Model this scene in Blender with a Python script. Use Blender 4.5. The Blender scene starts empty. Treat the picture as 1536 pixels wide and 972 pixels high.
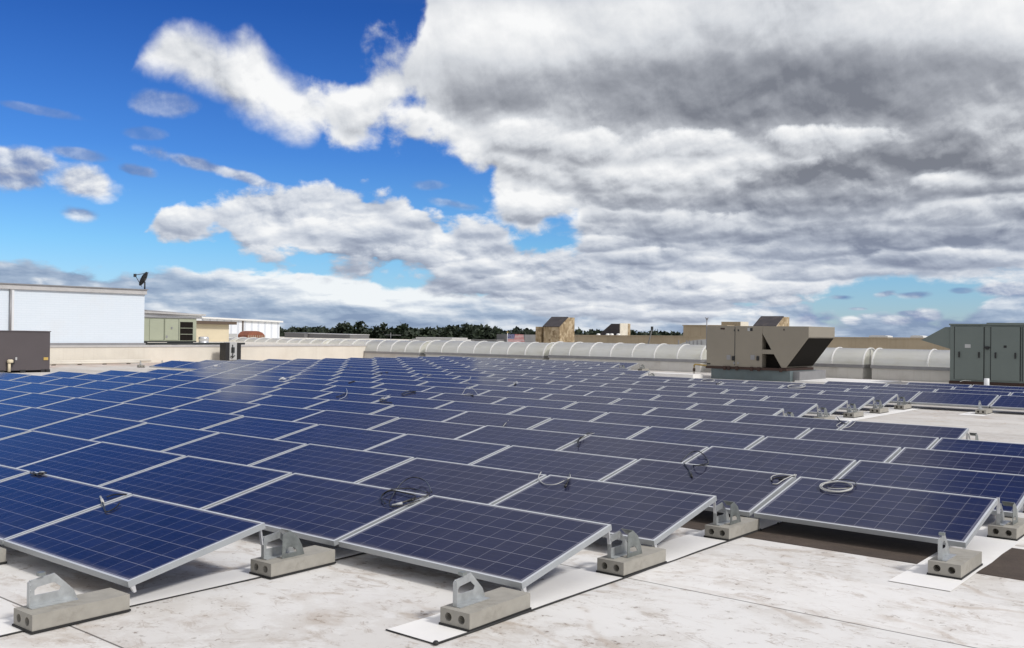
import bpy, bmesh, math, random
from mathutils import Vector, Matrix, noise as mnoise

random.seed(7)
scene = bpy.context.scene
COL = scene.collection
PI = math.pi

# ------------------------------------------------------------------ camera
F = 1446.69 / 1536.0                       # focal length in picture widths
CAM = Vector((3.61441, -4.54338, 1.65503))
YAW, PITCH, ROLL = -0.68518, -0.00812, 0.0127
_f = Vector((math.sin(YAW) * math.cos(PITCH), math.cos(YAW) * math.cos(PITCH), -math.sin(PITCH)))
_r0 = Vector((math.cos(YAW), -math.sin(YAW), 0.0))
_u0 = _r0.cross(_f)
_r = _r0 * math.cos(ROLL) + _u0 * math.sin(ROLL)
_u = -_r0 * math.sin(ROLL) + _u0 * math.cos(ROLL)
cd = bpy.data.cameras.new('camera')
cam = bpy.data.objects.new('camera', cd)
COL.objects.link(cam)
cam.matrix_world = Matrix(((_r.x, _u.x, -_f.x, CAM.x), (_r.y, _u.y, -_f.y, CAM.y), (_r.z, _u.z, -_f.z, CAM.z), (0, 0, 0, 1)))
cd.sensor_fit = 'HORIZONTAL'
cd.sensor_width = 36.0
cd.lens = 36.0 * F
cd.clip_start = 0.05
cd.clip_end = 6000
scene.camera = cam


def ray(px, py):
    """world direction seen at a point of the survey picture (1536 x 972)"""
    return _f + _r * ((px - 768) / 1446.69) - _u * ((py - 486) / 1446.69)


def on_z(px, py, z):
    d = ray(px, py)
    return CAM + d * ((z - CAM.z) / d.z)


def on_y(px, py, y):
    d = ray(px, py)
    return CAM + d * ((y - CAM.y) / d.y)


def on_x(px, py, x):
    d = ray(px, py)
    return CAM + d * ((x - CAM.x) / d.x)


def azel(px, py):
    d = ray(px, py).normalized()
    return math.degrees(math.atan2(d.x, d.y)), math.degrees(math.asin(d.z))


# ------------------------------------------------------------------ world: blue sky with broken cumulus
SUN_EL, SUN_AZ = 42.0, 84.0                # degrees; azimuth clockwise from +Y
world = bpy.data.worlds.new('World')
scene.world = world
world.use_nodes = True
WN = world.node_tree
WN.nodes.clear()


class G:
    """small node-graph writer"""

    def __init__(self, tree):
        self.t = tree

    def new(self, kind):
        return self.t.nodes.new(kind)

    def link(self, a, b):
        self.t.links.new(a, b)

    def put(self, sock, v):
        if isinstance(v, bpy.types.NodeSocket):
            self.t.links.new(v, sock)
        else:
            sock.default_value = v

    def m(self, op, a, b=None, c=None, clamp=False):
        n = self.new('ShaderNodeMath')
        n.operation = op
        n.use_clamp = clamp
        self.put(n.inputs[0], a)
        if b is not None:
            self.put(n.inputs[1], b)
        if c is not None:
            self.put(n.inputs[2], c)
        return n.outputs[0]

    def step(self, v, lo, hi, a=0.0, b=1.0):
        n = self.new('ShaderNodeMapRange')
        n.interpolation_type = 'SMOOTHSTEP'
        for i, x in enumerate((v, lo, hi, a, b)):
            self.put(n.inputs[i], x)
        return n.outputs[0]

    def lin(self, v, lo, hi, a=0.0, b=1.0):
        n = self.new('ShaderNodeMapRange')
        for i, x in enumerate((v, lo, hi, a, b)):
            self.put(n.inputs[i], x)
        return n.outputs[0]

    def xyz(self, x, y, z):
        n = self.new('ShaderNodeCombineXYZ')
        for i, v in enumerate((x, y, z)):
            self.put(n.inputs[i], v)
        return n.outputs[0]

    def noise(self, vec, scale, detail=4.0, rough=0.5, lac=2.0, dist=0.0, dim='3D', w=None):
        n = self.new('ShaderNodeTexNoise')
        n.noise_dimensions = dim
        self.put(n.inputs['Vector'], vec)
        for k, v in (('Scale', scale), ('Detail', detail), ('Roughness', rough), ('Lacunarity', lac), ('Distortion', dist)):
            self.put(n.inputs[k], v)
        if w is not None:
            self.put(n.inputs['W'], w)
        return n.outputs['Fac']

    def mix(self, fac, a, b, mode='MIX'):
        n = self.new('ShaderNodeMix')
        n.data_type = 'RGBA'
        n.blend_type = mode
        n.clamp_factor = True
        self.put(n.inputs[0], fac)
        for s, v in ((n.inputs[6], a), (n.inputs[7], b)):
            if isinstance(v, tuple) and len(v) == 3:
                v = v + (1.0,)
            self.put(s, v)
        return n.outputs[2]

    def ramp(self, fac, stops, interp='LINEAR'):
        n = self.new('ShaderNodeValToRGB')
        n.color_ramp.interpolation = interp
        el = n.color_ramp.elements
        while len(el) < len(stops):
            el.new(0.5)
        for e, (p, c) in zip(el, stops):
            e.position = p
            e.color = tuple(c) + (1.0,) if len(c) == 3 else c
        self.put(n.inputs[0], fac)
        return n.outputs[0]


def sky_nodes():
    g = G(WN)
    tc = g.new('ShaderNodeTexCoord')
    sep = g.new('ShaderNodeSeparateXYZ')
    g.link(tc.outputs['Generated'], sep.inputs[0])
    x, y, z = sep.outputs
    az = g.m('MULTIPLY', g.m('ARCTAN2', x, y), 57.29578)
    el = g.m('MULTIPLY', g.m('ARCSINE', g.m('MAXIMUM', g.m('MINIMUM', z, 1.0), -1.0)), 57.29578)
    elp = g.m('MAXIMUM', el, -1.0)
    fx = g.m('DIVIDE', g.m('ADD', az, 95.0), 110.0, clamp=True)      # -95..15 degrees

    def curve(pts, px=True):
        """elevation (degrees) of a cloud edge as a function of azimuth"""
        q = sorted((azel(*p) if px else p) for p in pts)
        n = g.new('ShaderNodeFloatCurve')
        cm = n.mapping
        c = cm.curves[0]
        q = [((a + 95.0) / 110.0, (e + 10.0) / 50.0) for a, e in q]
        q = [(0.0, q[0][1])] + q + [(1.0, q[-1][1])]
        while len(c.points) < len(q):
            c.points.new(0.5, 0.5)
        for p, (a, b) in zip(c.points, q):
            p.location = (a, min(max(b, 0.0), 1.0))
            p.handle_type = 'AUTO_CLAMPED'
        cm.update()
        g.link(fx, n.inputs['Value'])
        return g.m('MULTIPLY_ADD', n.outputs[0], 50.0, -10.0)

    # cloud space: cells shrink and flatten towards the horizon as a deck of cloud does
    ca = g.m('MULTIPLY', az, 0.33)
    cb = g.m('MULTIPLY', g.m('LOGARITHM', g.m('ADD', elp, 8.0), math.e), 8.0)
    P = g.xyz(ca, cb, 0.0)
    # gentle domain warp
    wn = g.new('ShaderNodeTexNoise')
    g.put(wn.inputs['Vector'], P)
    g.put(wn.inputs['Scale'], 0.55)
    g.put(wn.inputs['Detail'], 2.0)
    vm = g.new('ShaderNodeVectorMath')
    vm.operation = 'MULTIPLY_ADD'
    g.link(wn.outputs['Color'], vm.inputs[0])
    vm.inputs[1].default_value = (0.55, 0.45, 0)
    g.link(P, vm.inputs[2])
    P = vm.outputs[0]

    def off(v, d):
        n = g.new('ShaderNodeVectorMath')
        n.operation = 'ADD'
        g.link(v, n.inputs[0])
        n.inputs[1].default_value = d
        return n.outputs[0]

    def dome(v, sc, det):
        # rounded heads with creases between them, in octaves
        n = g.new('ShaderNodeTexVoronoi')
        n.feature = 'F1'
        n.voronoi_dimensions = '2D'
        n.normalize = False
        g.put(n.inputs['Vector'], v)
        for k, x in (('Scale', sc), ('Detail', det), ('Roughness', 0.52), ('Lacunarity', 2.17)):
            n.inputs[k].default_value = x
        d = n.outputs['Distance']
        return g.m('SUBTRACT', 1.0, g.m('MULTIPLY', d, d))

    def height(v):
        return g.m('MULTIPLY_ADD', g.noise(v, 0.60, 7.0, 0.50, 2.1, dim='2D'), 0.62, g.m('MULTIPLY', dome(v, 0.60, 2.2), 0.21))
    n1 = height(P)                                          # about 0.27 .. 0.65
    emb = g.m('SUBTRACT', n1, height(off(P, (0.09, 0.27, 0.0))))
    fin1 = g.noise(P, 2.6, 6.0, 0.62, dim='2D')
    emb = g.m('ADD', emb, g.m('MULTIPLY', g.m('SUBTRACT', fin1, g.noise(off(P, (0.025, 0.075, 0.0)), 2.6, 6.0, 0.62, dim='2D')), 0.24))
    # billow (cauliflower) detail
    big = g.noise(off(P, (11.3, 4.1, 0.0)), 0.33, 3.0, 0.5, dim='2D')
    nb = g.m('MULTIPLY', g.m('SUBTRACT', g.m('MULTIPLY_ADD', fin1, 0.24, n1), 0.545), 1.5)       # about -0.25..0.25
    amp = g.m('MULTIPLY', g.m('ADD', elp, 6.0), 0.26)                      # edge displacement, degrees
    dn = g.m('MULTIPLY', nb, amp)
    soft = g.m('MULTIPLY', g.m('ADD', elp, 5.0), 0.042)

    def ellipse(px, py, rx, ry, rot=0.0):
        """1 in the middle of a soft ellipse (pixels of the survey picture), 0 outside"""
        a0, e0 = azel(px, py)
        sx, sy = rx / 25.3, ry / 25.3
        da = g.m('SUBTRACT', az, a0)
        de = g.m('SUBTRACT', el, e0)
        c, s = math.cos(rot), math.sin(rot)
        p = g.m('DIVIDE', g.m('MULTIPLY_ADD', da, c, g.m('MULTIPLY', de, s)), sx)
        q = g.m('DIVIDE', g.m('MULTIPLY_ADD', de, c, g.m('MULTIPLY', da, -s)), sy)
        r2 = g.m('MULTIPLY_ADD', p, p, g.m('MULTIPLY', q, q))
        return g.m('SUBTRACT', 1.0, g.m('SQRT', r2))     # 1 centre, 0 edge, <0 outside

    def soft_sum(items):
        tot = None
        for wgt, e in items:
            v = g.m('MULTIPLY', g.step(e, -0.5, 0.75), wgt)
            tot = v if tot is None else g.m('ADD', tot, v)
        return tot

    # ---- clear sky
    st = g.new('ShaderNodeTexSky')
    st.sky_type = 'NISHITA'
    st.sun_disc = False
    st.sun_elevation = math.radians(SUN_EL)
    st.sun_rotation = math.radians(SUN_AZ)
    st.altitude = 100
    st.air_density = 1.0
    st.dust_density = 0.3
    st.ozone_density = 2.5
    tint = g.ramp(g.lin(el, 0.0, 40.0), SKY_TINT)
    sky = g.mix(1.0, st.outputs[0], tint, 'MULTIPLY')

    # ---- low deck of stratocumulus along the horizon
    t1 = curve([(-60, 402), (0, 398), (60, 398), (105, 402), (170, 410), (230, 414), (300, 416), (335, 405), (420, 414), (500, 420),
                (600, 434), (690, 444), (760, 432), (900, 425), (1100, 440), (1215, 452), (1245, 478), (1330, 474), (1400, 482), (1462, 478),
                (1500, 448), (1560, 440)])
    s1 = g.m('MULTIPLY_ADD', nb, 1.5, g.m('ADD', g.m('SUBTRACT', t1, el), 0.22))
    a1 = g.step(s1, -0.12, 0.3)
    streak = g.noise(g.xyz(g.m('MULTIPLY', az, 0.16), g.m('MULTIPLY', el, 0.9), 3.0), 1.0, 6.0, 0.55)
    wis = soft_sum([(0.9, ellipse(500, 428, 200, 26, -0.11)), (0.5, ellipse(630, 440, 90, 14, -0.05)), (0.3, ellipse(110, 402, 60, 8)), (0.35, ellipse(900, 470, 260, 25)), (0.3, ellipse(1200, 440, 200, 22))])
    v1 = g.m('ADD', g.m('MULTIPLY_ADD', emb, 1.7, g.m('MULTIPLY_ADD', g.m('SUBTRACT', streak, 0.5), 2.1, 0.30)), wis)
    c1 = g.ramp(v1, LOW_RAMP)
    col = g.mix(g.m('MULTIPLY', a1, 0.96), sky, c1)

    # single cumulus heads inside the decks: sunlit top, grey flat base, the nearer over the farther
    e16 = g.m('MULTIPLY', emb, 1.5)
    nbd = g.m('MULTIPLY', nb, -2.6)

    def heads(v, items):
        for px, py, rx, ry, mid, rise in items:
            a0, e0 = azel(px, py)
            p = g.m('MULTIPLY_ADD', az, 25.3 / rx, -a0 * 25.3 / rx)
            q = g.m('MULTIPLY_ADD', el, 25.3 / ry, -e0 * 25.3 / ry)
            r2 = g.m('MULTIPLY_ADD', p, p, g.m('MULTIPLY_ADD', q, q, nbd))
            al = g.step(r2, 1.45, 0.55, 0.0, 0.85)
            vk = g.m('ADD', g.m('MULTIPLY_ADD', q, rise * 1.45, mid - 0.03), e16)
            v = g.m('MULTIPLY_ADD', al, g.m('SUBTRACT', vk, v), v)
        return v

    # ---- middle band
    u2 = curve([(-200, 420), (150, 430), (225, 345), (242, 312), (262, 303), (300, 293), (352, 288), (385, 272), (430, 268), (520, 275), (560, 285), (620, 299), (650, 316),
                (700, 318), (742, 336), (790, 362), (832, 372), (900, 378), (1000, 380), (1150, 402), (1215, 440), (1260, 466), (1560, 500)])
    l2 = curve([(-200, 400), (150, 410), (225, 338), (243, 350), (300, 358), (330, 356), (362, 382), (420, 396), (470, 400), (560, 416), (640, 426), (700, 446), (800, 470),
                (1100, 486), (1240, 465), (1560, 490)])
    h2 = g.m('SUBTRACT', el, l2)
    s2 = g.m('ADD', g.m('MINIMUM', g.m('SUBTRACT', u2, el), h2), g.m('MULTIPLY', nb, 3.0))
    a2 = g.step(s2, -0.25, 0.45)
    bel = g.step(h2, 0.0, 2.6)
    br2 = soft_sum([(0.35, ellipse(300, 318, 70, 26)), (0.35, ellipse(445, 352, 70, 22)), (0.25, ellipse(560, 318, 60, 25)), (0.3, ellipse(690, 345, 80, 26)),
                    (-0.25, ellipse(520, 398, 190, 22, -0.1)), (-0.15, ellipse(720, 425, 130, 16))])
    v2 = g.m('ADD', g.m('ADD', g.m('MULTIPLY', emb, 2.2), g.m('MULTIPLY_ADD', g.m('SUBTRACT', big, 0.5), 0.6, 0.50)), g.m('MULTIPLY_ADD', bel, 0.15, br2))
    v2 = heads(v2, ((860, 470, 95, 9, .5, .22), (1000, 474, 100, 9, .5, .22), (760, 456, 95, 9, .48, .22), (1100, 456, 95, 10, .52, .22), (1000, 446, 90, 11, .5, .25), (890, 440, 90, 11, .55, .25),
                    (790, 424, 85, 12, .55, .28), (1080, 425, 90, 12, .5, .28), (645, 412, 85, 13, .5, .28), (720, 398, 75, 14, .55, .3), (620, 384, 80, 16, .55, .3), (500, 392, 90, 14, .4, .25), (780, 368, 60, 18, .62, .32),
                    (700, 342, 68, 24, .66, .32), (560, 345, 62, 20, .6, .3), (440, 378, 80, 12, .72, .25), (640, 325, 55, 18, .62, .3), (550, 300, 48, 20, .62, .28), (445, 350, 70, 22, .72, .3), (330, 346, 55, 10, .62, .25), (300, 318, 72, 26, .72, .3)))
    c2 = g.ramp(v2, MID_RAMP)
    col = g.mix(a2, col, c2)

    # ---- the great mass filling the upper right
    l3 = curve([(-200, 100), (380, 100), (462, 150), (478, 176), (510, 205), (560, 200), (622, 197), (662, 226), (690, 256), (702, 274), (740, 316), (762, 335), (800, 350), (832, 345),
                (880, 384), (930, 404), (960, 414), (1000, 424), (1100, 446), (1200, 452), (1300, 434), (1400, 424), (1536, 416), (1650, 405)])
    u3 = curve([(-200, 300), (380, 200), (455, 150), (468, 112), (490, 98), (530, 83), (585, 66), (618, 42), (632, 5), (650, -120), (700, -330), (760, -480), (900, -600),
                (1300, -480), (1420, -180), (1536, -110), (1700, -60)])
    h3 = g.m('SUBTRACT', el, l3)
    s3 = g.m('ADD', g.m('MINIMUM', g.m('SUBTRACT', u3, el), h3), dn)
    a3 = g.step(s3, g.m('MULTIPLY', soft, -0.9), g.m('MULTIPLY', soft, 1.5))
    thick = g.step(s3, 0.4, 6.5)
    d3 = soft_sum([(-0.36, ellipse(1110, 130, 330, 95, 0.03)), (-0.2, ellipse(1330, 145, 220, 70)), (-0.46, ellipse(1230, 285, 210, 46, 0.18)), (-0.34, ellipse(1340, 355, 260, 46, 0.03)), (-0.3, ellipse(1490, 225, 90, 32, 0.1)),
                   (-0.26, ellipse(720, 152, 110, 36, 0.1)), (-0.2, ellipse(880, 285, 60, 16)), (-0.22, ellipse(850, 343, 90, 16, -0.1)), (-0.25, ellipse(980, 365, 120, 22)),
                   (0.3, ellipse(735, 45, 130, 50)), (0.3, ellipse(1390, 30, 260, 48)), (0.2, ellipse(880, 218, 190, 34, -0.2)), (0.15, ellipse(1060, 232, 120, 34)), (0.22, ellipse(1270, 205, 130, 22)),
                   (0.3, ellipse(840, 312, 110, 20, -0.1)), (0.26, ellipse(1190, 330, 190, 16, 0.12)), (0.25, ellipse(570, 170, 110, 50, -0.3)), (0.2, ellipse(960, 30, 160, 60)), (0.12, ellipse(1000, 262, 110, 20))])
    v3 = g.m('ADD', g.m('ADD', g.m('MULTIPLY', emb, g.lin(el, 7.0, 15.0, 1.7, 0.75)), g.m('MULTIPLY_ADD', g.m('SUBTRACT', big, 0.5), 0.45, 0.68)), g.m('MULTIPLY_ADD', thick, -0.1, d3))
    tier = g.noise(g.xyz(g.m('MULTIPLY', az, 0.10), g.m('MULTIPLY', el, 0.55), 9.0), 1.0, 5.0, 0.55)
    v3 = g.m('ADD', v3, g.m('MULTIPLY', g.m('SUBTRACT', tier, 0.5), g.lin(el, 3.0, 12.0, 1.3, 0.25)))
    v3 = heads(v3, ((1250, 408, 140, 12, .48, .25), (1060, 396, 100, 12, .5, .28), (1390, 388, 170, 15, .45, .28), (960, 384, 70, 12, .55, .3), (1190, 374, 120, 14, .42, .26), (880, 364, 80, 13, .5, .3), (1320, 352, 180, 18, .30, .2),
                    (1080, 345, 110, 16, .48, .3), (1000, 330, 80, 18, .5, .3), (1440, 318, 130, 16, .52, .26), (1200, 326, 150, 14, .66, .22), (905, 326, 75, 14, .55, .32), (820, 312, 90, 22, .66, .34), (960, 296, 90, 20, .52, .3),
                    (1230, 285, 170, 38, .20, .12), (1450, 272, 110, 18, .5, .25), (840, 266, 110, 24, .60, .3), (1050, 266, 90, 24, .66, .3), (740, 248, 70, 20, .62, .28), (1150, 244, 80, 20, .66, .26), (1490, 226, 100, 30, .26, .16),
                    (1290, 212, 80, 18, .68, .24), (1180, 214, 90, 22, .64, .26), (1060, 214, 95, 26, .70, .26), (880, 224, 110, 28, .68, .28), (780, 206, 70, 30, .66, .28), (640, 196, 80, 24, .72, .25), (560, 162, 70, 36, .76, .22)))
    c3 = g.mix(g.step(el, 10.0, 3.0), g.ramp(v3, TOP_RAMP), g.ramp(v3, MID_RAMP))
    col = g.mix(a3, col, c3)

    # ---- lone cloud, upper left
    u4 = curve([(100, 200), (190, 130), (212, 84), (232, 62), (268, 42), (318, 52), (345, 70), (376, 62), (402, 82), (440, 112), (482, 140), (500, 170), (560, 260)])
    l4 = curve([(100, 80), (190, 90), (212, 98), (250, 112), (300, 136), (342, 166), (400, 187), (440, 204), (476, 200), (500, 160), (560, 140)])
    h4 = g.m('SUBTRACT', el, l4)
    s4 = g.m('ADD', g.m('MINIMUM', g.m('SUBTRACT', u4, el), h4), g.m('MULTIPLY_ADD', nb, 1.9, 0.05))
    a4 = g.step(s4, -0.6, 1.1)
    v4 = g.m('ADD', g.m('MULTIPLY_ADD', emb, 1.5, 0.74), soft_sum([(0.35, ellipse(400, 130, 80, 30, -0.6)), (-0.10, ellipse(300, 75, 60, 22, -0.4)), (-0.16, ellipse(350, 155, 80, 18, -0.5)), (0.2, ellipse(240, 95, 30, 14))]))
    c4 = g.ramp(v4, TOP_RAMP)
    col = g.mix(a4, col, c4)

    # ---- small fair-weather puffs and dark shreds
    for (px, py, rx, ry, rot, val, op) in ((28, 243, 46, 22, 0, 0.5, 0.9), (30, 270, 34, 16, 0, 0.45, 0.9), (132, 275, 52, 25, -0.12, 0.72, 1.0), (120, 231, 40, 9, -0.1, 0.34, 0.6),
                                           (202, 256, 26, 9, -0.1, 0.34, 0.7), (118, 318, 28, 12, -0.05, 0.4, 0.8), (255, 155, 44, 16, 0, 0.3, 0.5), (215, 200, 26, 8, 0, 0.3, 0.35),
                                           (45, 163, 60, 7, -0.1, 0.3, 0.4), (320, 252, 80, 11, -0.2, 0.45, 0.8), (370, 266, 50, 10, -0.25, 0.3, 0.7), (650, 278, 34, 9, 0, 0.35, 0.4), (680, 306, 40, 9, -0.15, 0.4, 0.5),
                                           (1265, 446, 24, 6, 0, 0.3, 0.8), (1330, 440, 20, 7, 0.2, 0.3, 0.8), (1366, 442, 30, 7, 0, 0.32, 0.8), (1275, 481, 16, 8, 0, 0.9, 0.9), (1345, 481, 20, 8, 0, 0.7, 0.9),
                                           (1392, 474, 20, 11, 0, 0.45, 0.9), (1362, 470, 18, 4, 0, 0.35, 0.8), (1508, 434, 34, 9, 0, 0.65, 0.95), (1440, 436, 16, 5, 0, 0.35, 0.6), (1285, 463, 16, 3, 0, 0.3, 0.7), (1215, 478, 40, 16, 0, 0.3, 0.8)):
        e = g.m('MULTIPLY_ADD', nb, 1.1, ellipse(px, py, rx * 1.25, ry * 1.25, rot))
        a = g.m('MULTIPLY', g.step(e, 0.0, 0.5), op)
        vv = g.m('MULTIPLY_ADD', emb, 2.4, val)
        col = g.mix(a, col, g.ramp(vv, PUFF_RAMP))

    # ---- overhead the deck is seen from below: an even grey veil with soft, wide edges
    wob = g.m('MULTIPLY', g.m('SUBTRACT', g.noise(g.xyz(g.m('MULTIPLY', az, 0.06), g.m('MULTIPLY', el, 0.06), 7.0), 1.0, 4.0, 0.5), 0.5), 24.0)
    azw = g.m('ADD', az, wob)
    veil = g.m('MULTIPLY', g.m('MULTIPLY', g.step(azw, -68.0, -36.0), g.step(g.m('MULTIPLY_ADD', wob, 0.25, az), -15.5, -20.5)), g.step(el, 18.5, 23.0))
    hi = g.m('MULTIPLY', g.step(el, 18.5, 22.0), g.m('SUBTRACT', 1.0, g.step(el, 55.0, 70.0)))
    deep = g.mix(1.0, st.outputs[0], g.ramp(g.lin(el, 0.0, 40.0), SKY_TINT), 'MULTIPLY')
    col = g.mix(hi, col, deep)
    col = g.mix(g.m('MULTIPLY', veil, 0.92), col, g.ramp(g.m('MULTIPLY_ADD', g.m('SUBTRACT', big, 0.5), 1.0, 0.5), x10([(0.0, (0.25, 0.265, 0.34)), (0.5, (0.38, 0.40, 0.50)), (1.0, (0.54, 0.56, 0.66))])))

    # ---- the half of the sky behind the camera: broken cloud added to whiten the light
    back = g.m('MULTIPLY', g.step(g.noise(g.xyz(x, y, g.m('MULTIPLY', z, 2.0)), 2.6, 6.0, 0.55), 0.40, 0.50),
               g.step(g.m('ABSOLUTE', g.m('ADD', az, 40.0)), 42.0, 60.0))
    col = g.mix(g.m('MULTIPLY', back, g.step(el, -2, 6)), col, (8.4, 8.2, 8.0))
    col = g.mix(g.m('MULTIPLY', g.step(el, 48.0, 66.0), 0.8), col, (8.8, 8.7, 8.6))      # bright cloud added overhead, out of view, to light the skylights
    bg = g.new('ShaderNodeBackground')
    g.link(col, bg.inputs['Color'])
    bg.inputs['Strength'].default_value = 0.1
    out = g.new('ShaderNodeOutputWorld')
    g.link(bg.outputs[0], out.inputs['Surface'])


def x10(stops):
    return [(p, tuple(10.0 * v for v in c)) for p, c in stops]


SKY_TINT = [(0.0, (0.72, 0.92, 1.35)), (0.12, (0.48, 0.86, 1.25)), (0.25, (0.27, 0.60, 1.15)), (0.45, (0.14, 0.40, 0.95)), (1.0, (0.07, 0.24, 0.7))]
LOW_RAMP = x10([(0.0, (0.24, 0.32, 0.47)), (0.35, (0.38, 0.47, 0.61)), (0.65, (0.62, 0.68, 0.77)), (1.0, (0.90, 0.93, 0.95))])
MID_RAMP = x10([(0.0, (0.24, 0.28, 0.38)), (0.35, (0.42, 0.47, 0.57)), (0.65, (0.66, 0.70, 0.77)), (1.0, (0.93, 0.94, 0.95))])
TOP_RAMP = x10([(0.0, (0.20, 0.215, 0.255)), (0.3, (0.37, 0.39, 0.435)), (0.6, (0.66, 0.685, 0.725)), (1.0, (0.95, 0.955, 0.96))])
PUFF_RAMP = x10([(0.0, (0.14, 0.22, 0.44)), (0.35, (0.27, 0.33, 0.50)), (0.65, (0.55, 0.60, 0.70)), (1.0, (0.92, 0.93, 0.94))])
sky_nodes()

# ------------------------------------------------------------------ sun and exposure
sd = bpy.data.lights.new('sun', 'SUN')
sun = bpy.data.objects.new('sun', sd)
COL.objects.link(sun)
sd.energy = 2.5
sd.angle = math.radians(8.0)
sd.color = (1.0, 0.96, 0.90)
_s = Vector((math.cos(math.radians(SUN_EL)) * math.sin(math.radians(SUN_AZ)), math.cos(math.radians(SUN_EL)) * math.cos(math.radians(SUN_AZ)), math.sin(math.radians(SUN_EL))))
sun.rotation_euler = _s.to_track_quat('Z', 'Y').to_euler()
vs = scene.view_settings
vs.view_transform = 'Standard'
vs.look = 'None'
vs.exposure = 0.0
vs.gamma = 1.0
vs.use_curve_mapping = False

# ------------------------------------------------------------------ mesh helpers
class MB:
    """collects primitive shapes; build() links them as one mesh object"""

    def __init__(self):
        self.bm = bmesh.new()

    def poly(self, pts):
        return self.bm.faces.new([self.bm.verts.new(p) for p in pts])

    def box(self, lo, hi, mtx=None):
        x0, y0, z0 = lo
        x1, y1, z1 = hi
        v = [Vector(p) for p in ((x0, y0, z0), (x1, y0, z0), (x1, y1, z0), (x0, y1, z0), (x0, y0, z1), (x1, y0, z1), (x1, y1, z1), (x0, y1, z1))]
        if mtx is not None:
            v = [mtx @ p for p in v]
        v = [self.bm.verts.new(p) for p in v]
        for f in ((3, 2, 1, 0), (4, 5, 6, 7), (0, 1, 5, 4), (1, 2, 6, 5), (2, 3, 7, 6), (3, 0, 4, 7)):
            self.bm.faces.new([v[i] for i in f])
        return self

    def prism(self, loop, vec):
        """closed solid: a planar loop of points swept by vec"""
        a = [self.bm.verts.new(p) for p in loop]
        b = [self.bm.verts.new(Vector(p) + Vector(vec)) for p in loop]
        fs = [self.bm.faces.new(a[::-1]), self.bm.faces.new(b)]
        n = len(a)
        for i in range(n):
            fs.append(self.bm.faces.new((a[i], a[(i + 1) % n], b[(i + 1) % n], b[i])))
        bmesh.ops.recalc_face_normals(self.bm, faces=fs)
        return self

    def ring_prism(self, outer, inner, vec):
        """plate with a hole; outer and inner loops hold the same number of points"""
        n = len(outer)
        A = [self.bm.verts.new(p) for p in outer]
        B = [self.bm.verts.new(p) for p in inner]
        C = [self.bm.verts.new(Vector(p) + Vector(vec)) for p in outer]
        D = [self.bm.verts.new(Vector(p) + Vector(vec)) for p in inner]
        fs = []
        for i in range(n):
            j = (i + 1) % n
            fs += [self.bm.faces.new((A[i], A[j], B[j], B[i])), self.bm.faces.new((C[i], D[i], D[j], C[j])),
                   self.bm.faces.new((A[i], C[i], C[j], A[j])), self.bm.faces.new((B[i], B[j], D[j], D[i]))]
        bmesh.ops.recalc_face_normals(self.bm, faces=fs)
        return self

    def tube(self, pts, r, seg=8, closed=False, cap=True):
        pts = [Vector(p) for p in pts]
        n = len(pts)
        rings = []
        up = Vector((0, 0, 1))
        for i, p in enumerate(pts):
            t = (pts[(i + 1) % n] - pts[i - 1]) if closed else (pts[min(i + 1, n - 1)] - pts[max(i - 1, 0)])
            t.normalize()
            a = t.cross(up)
            if a.length < 1e-3:
                a = t.cross(Vector((1, 0, 0)))
            a.normalize()
            b = t.cross(a)
            rr = r[i] if isinstance(r, (list, tuple)) else r
            rings.append([self.bm.verts.new(p + (a * math.cos(k * 2 * PI / seg) + b * math.sin(k * 2 * PI / seg)) * rr) for k in range(seg)])
        fs = []
        m = n if closed else n - 1
        for i in range(m):
            q, w = rings[i], rings[(i + 1) % n]
            for k in range(seg):
                fs.append(self.bm.faces.new((q[k], q[(k + 1) % seg], w[(k + 1) % seg], w[k])))
        if cap and not closed:
            fs += [self.bm.faces.new(rings[0][::-1]), self.bm.faces.new(rings[-1])]
        for f in fs:
            f.smooth = True
        bmesh.ops.recalc_face_normals(self.bm, faces=fs)
        return self

    def lathe(self, c, prof, seg=24, axis='Z'):
        """profile of (radius, height) turned about a vertical axis at c"""
        rings = []
        for rr, h in prof:
            rings.append([self.bm.verts.new(Vector(c) + Vector((rr * math.cos(k * 2 * PI / seg), rr * math.sin(k * 2 * PI / seg), h))) for k in range(seg)])
        fs = []
        for q, w in zip(rings, rings[1:]):
            for k in range(seg):
                f = self.bm.faces.new((q[k], q[(k + 1) % seg], w[(k + 1) % seg], w[k]))
                f.smooth = True
                fs.append(f)
        fs += [self.bm.faces.new(rings[0][::-1]), self.bm.faces.new(rings[-1])]
        bmesh.ops.recalc_face_normals(self.bm, faces=fs)
        return self

    def build(self, name, mat, parent=None, bevel=0.0, origin=None):
        if bevel > 0:
            es = [e for e in self.bm.edges if len(e.link_faces) == 2 and e.calc_face_angle(0) > 0.5]
            bmesh.ops.bevel(self.bm, geom=es, offset=bevel, segments=2, affect='EDGES', profile=0.6)
        if origin is not None:
            bmesh.ops.translate(self.bm, verts=self.bm.verts, vec=-Vector(origin))
        me = bpy.data.meshes.new(name)
        self.bm.to_mesh(me)
        self.bm.free()
        for mm in (mat if isinstance(mat, (list, tuple)) else [mat]):
            me.materials.append(mm)
        o = bpy.data.objects.new(name, me)
        COL.objects.link(o)
        if origin is not None:
            o.location = origin
        if parent is not None:
            o.parent = parent
        return o


def tag(o, label=None, cat=None, group=None, kind=None):
    if label:
        o['label'] = label
    if cat:
        o['category'] = cat
    if group:
        o['group'] = group
    if kind:
        o['kind'] = kind
    return o


def thing(name, loc, label, cat, group=None, rz=0.0):
    o = bpy.data.objects.new(name, None)
    COL.objects.link(o)
    o.location = loc
    o.rotation_euler = (0, 0, rz)
    o.empty_display_size = 0.2
    return tag(o, label, cat, group)


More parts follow.
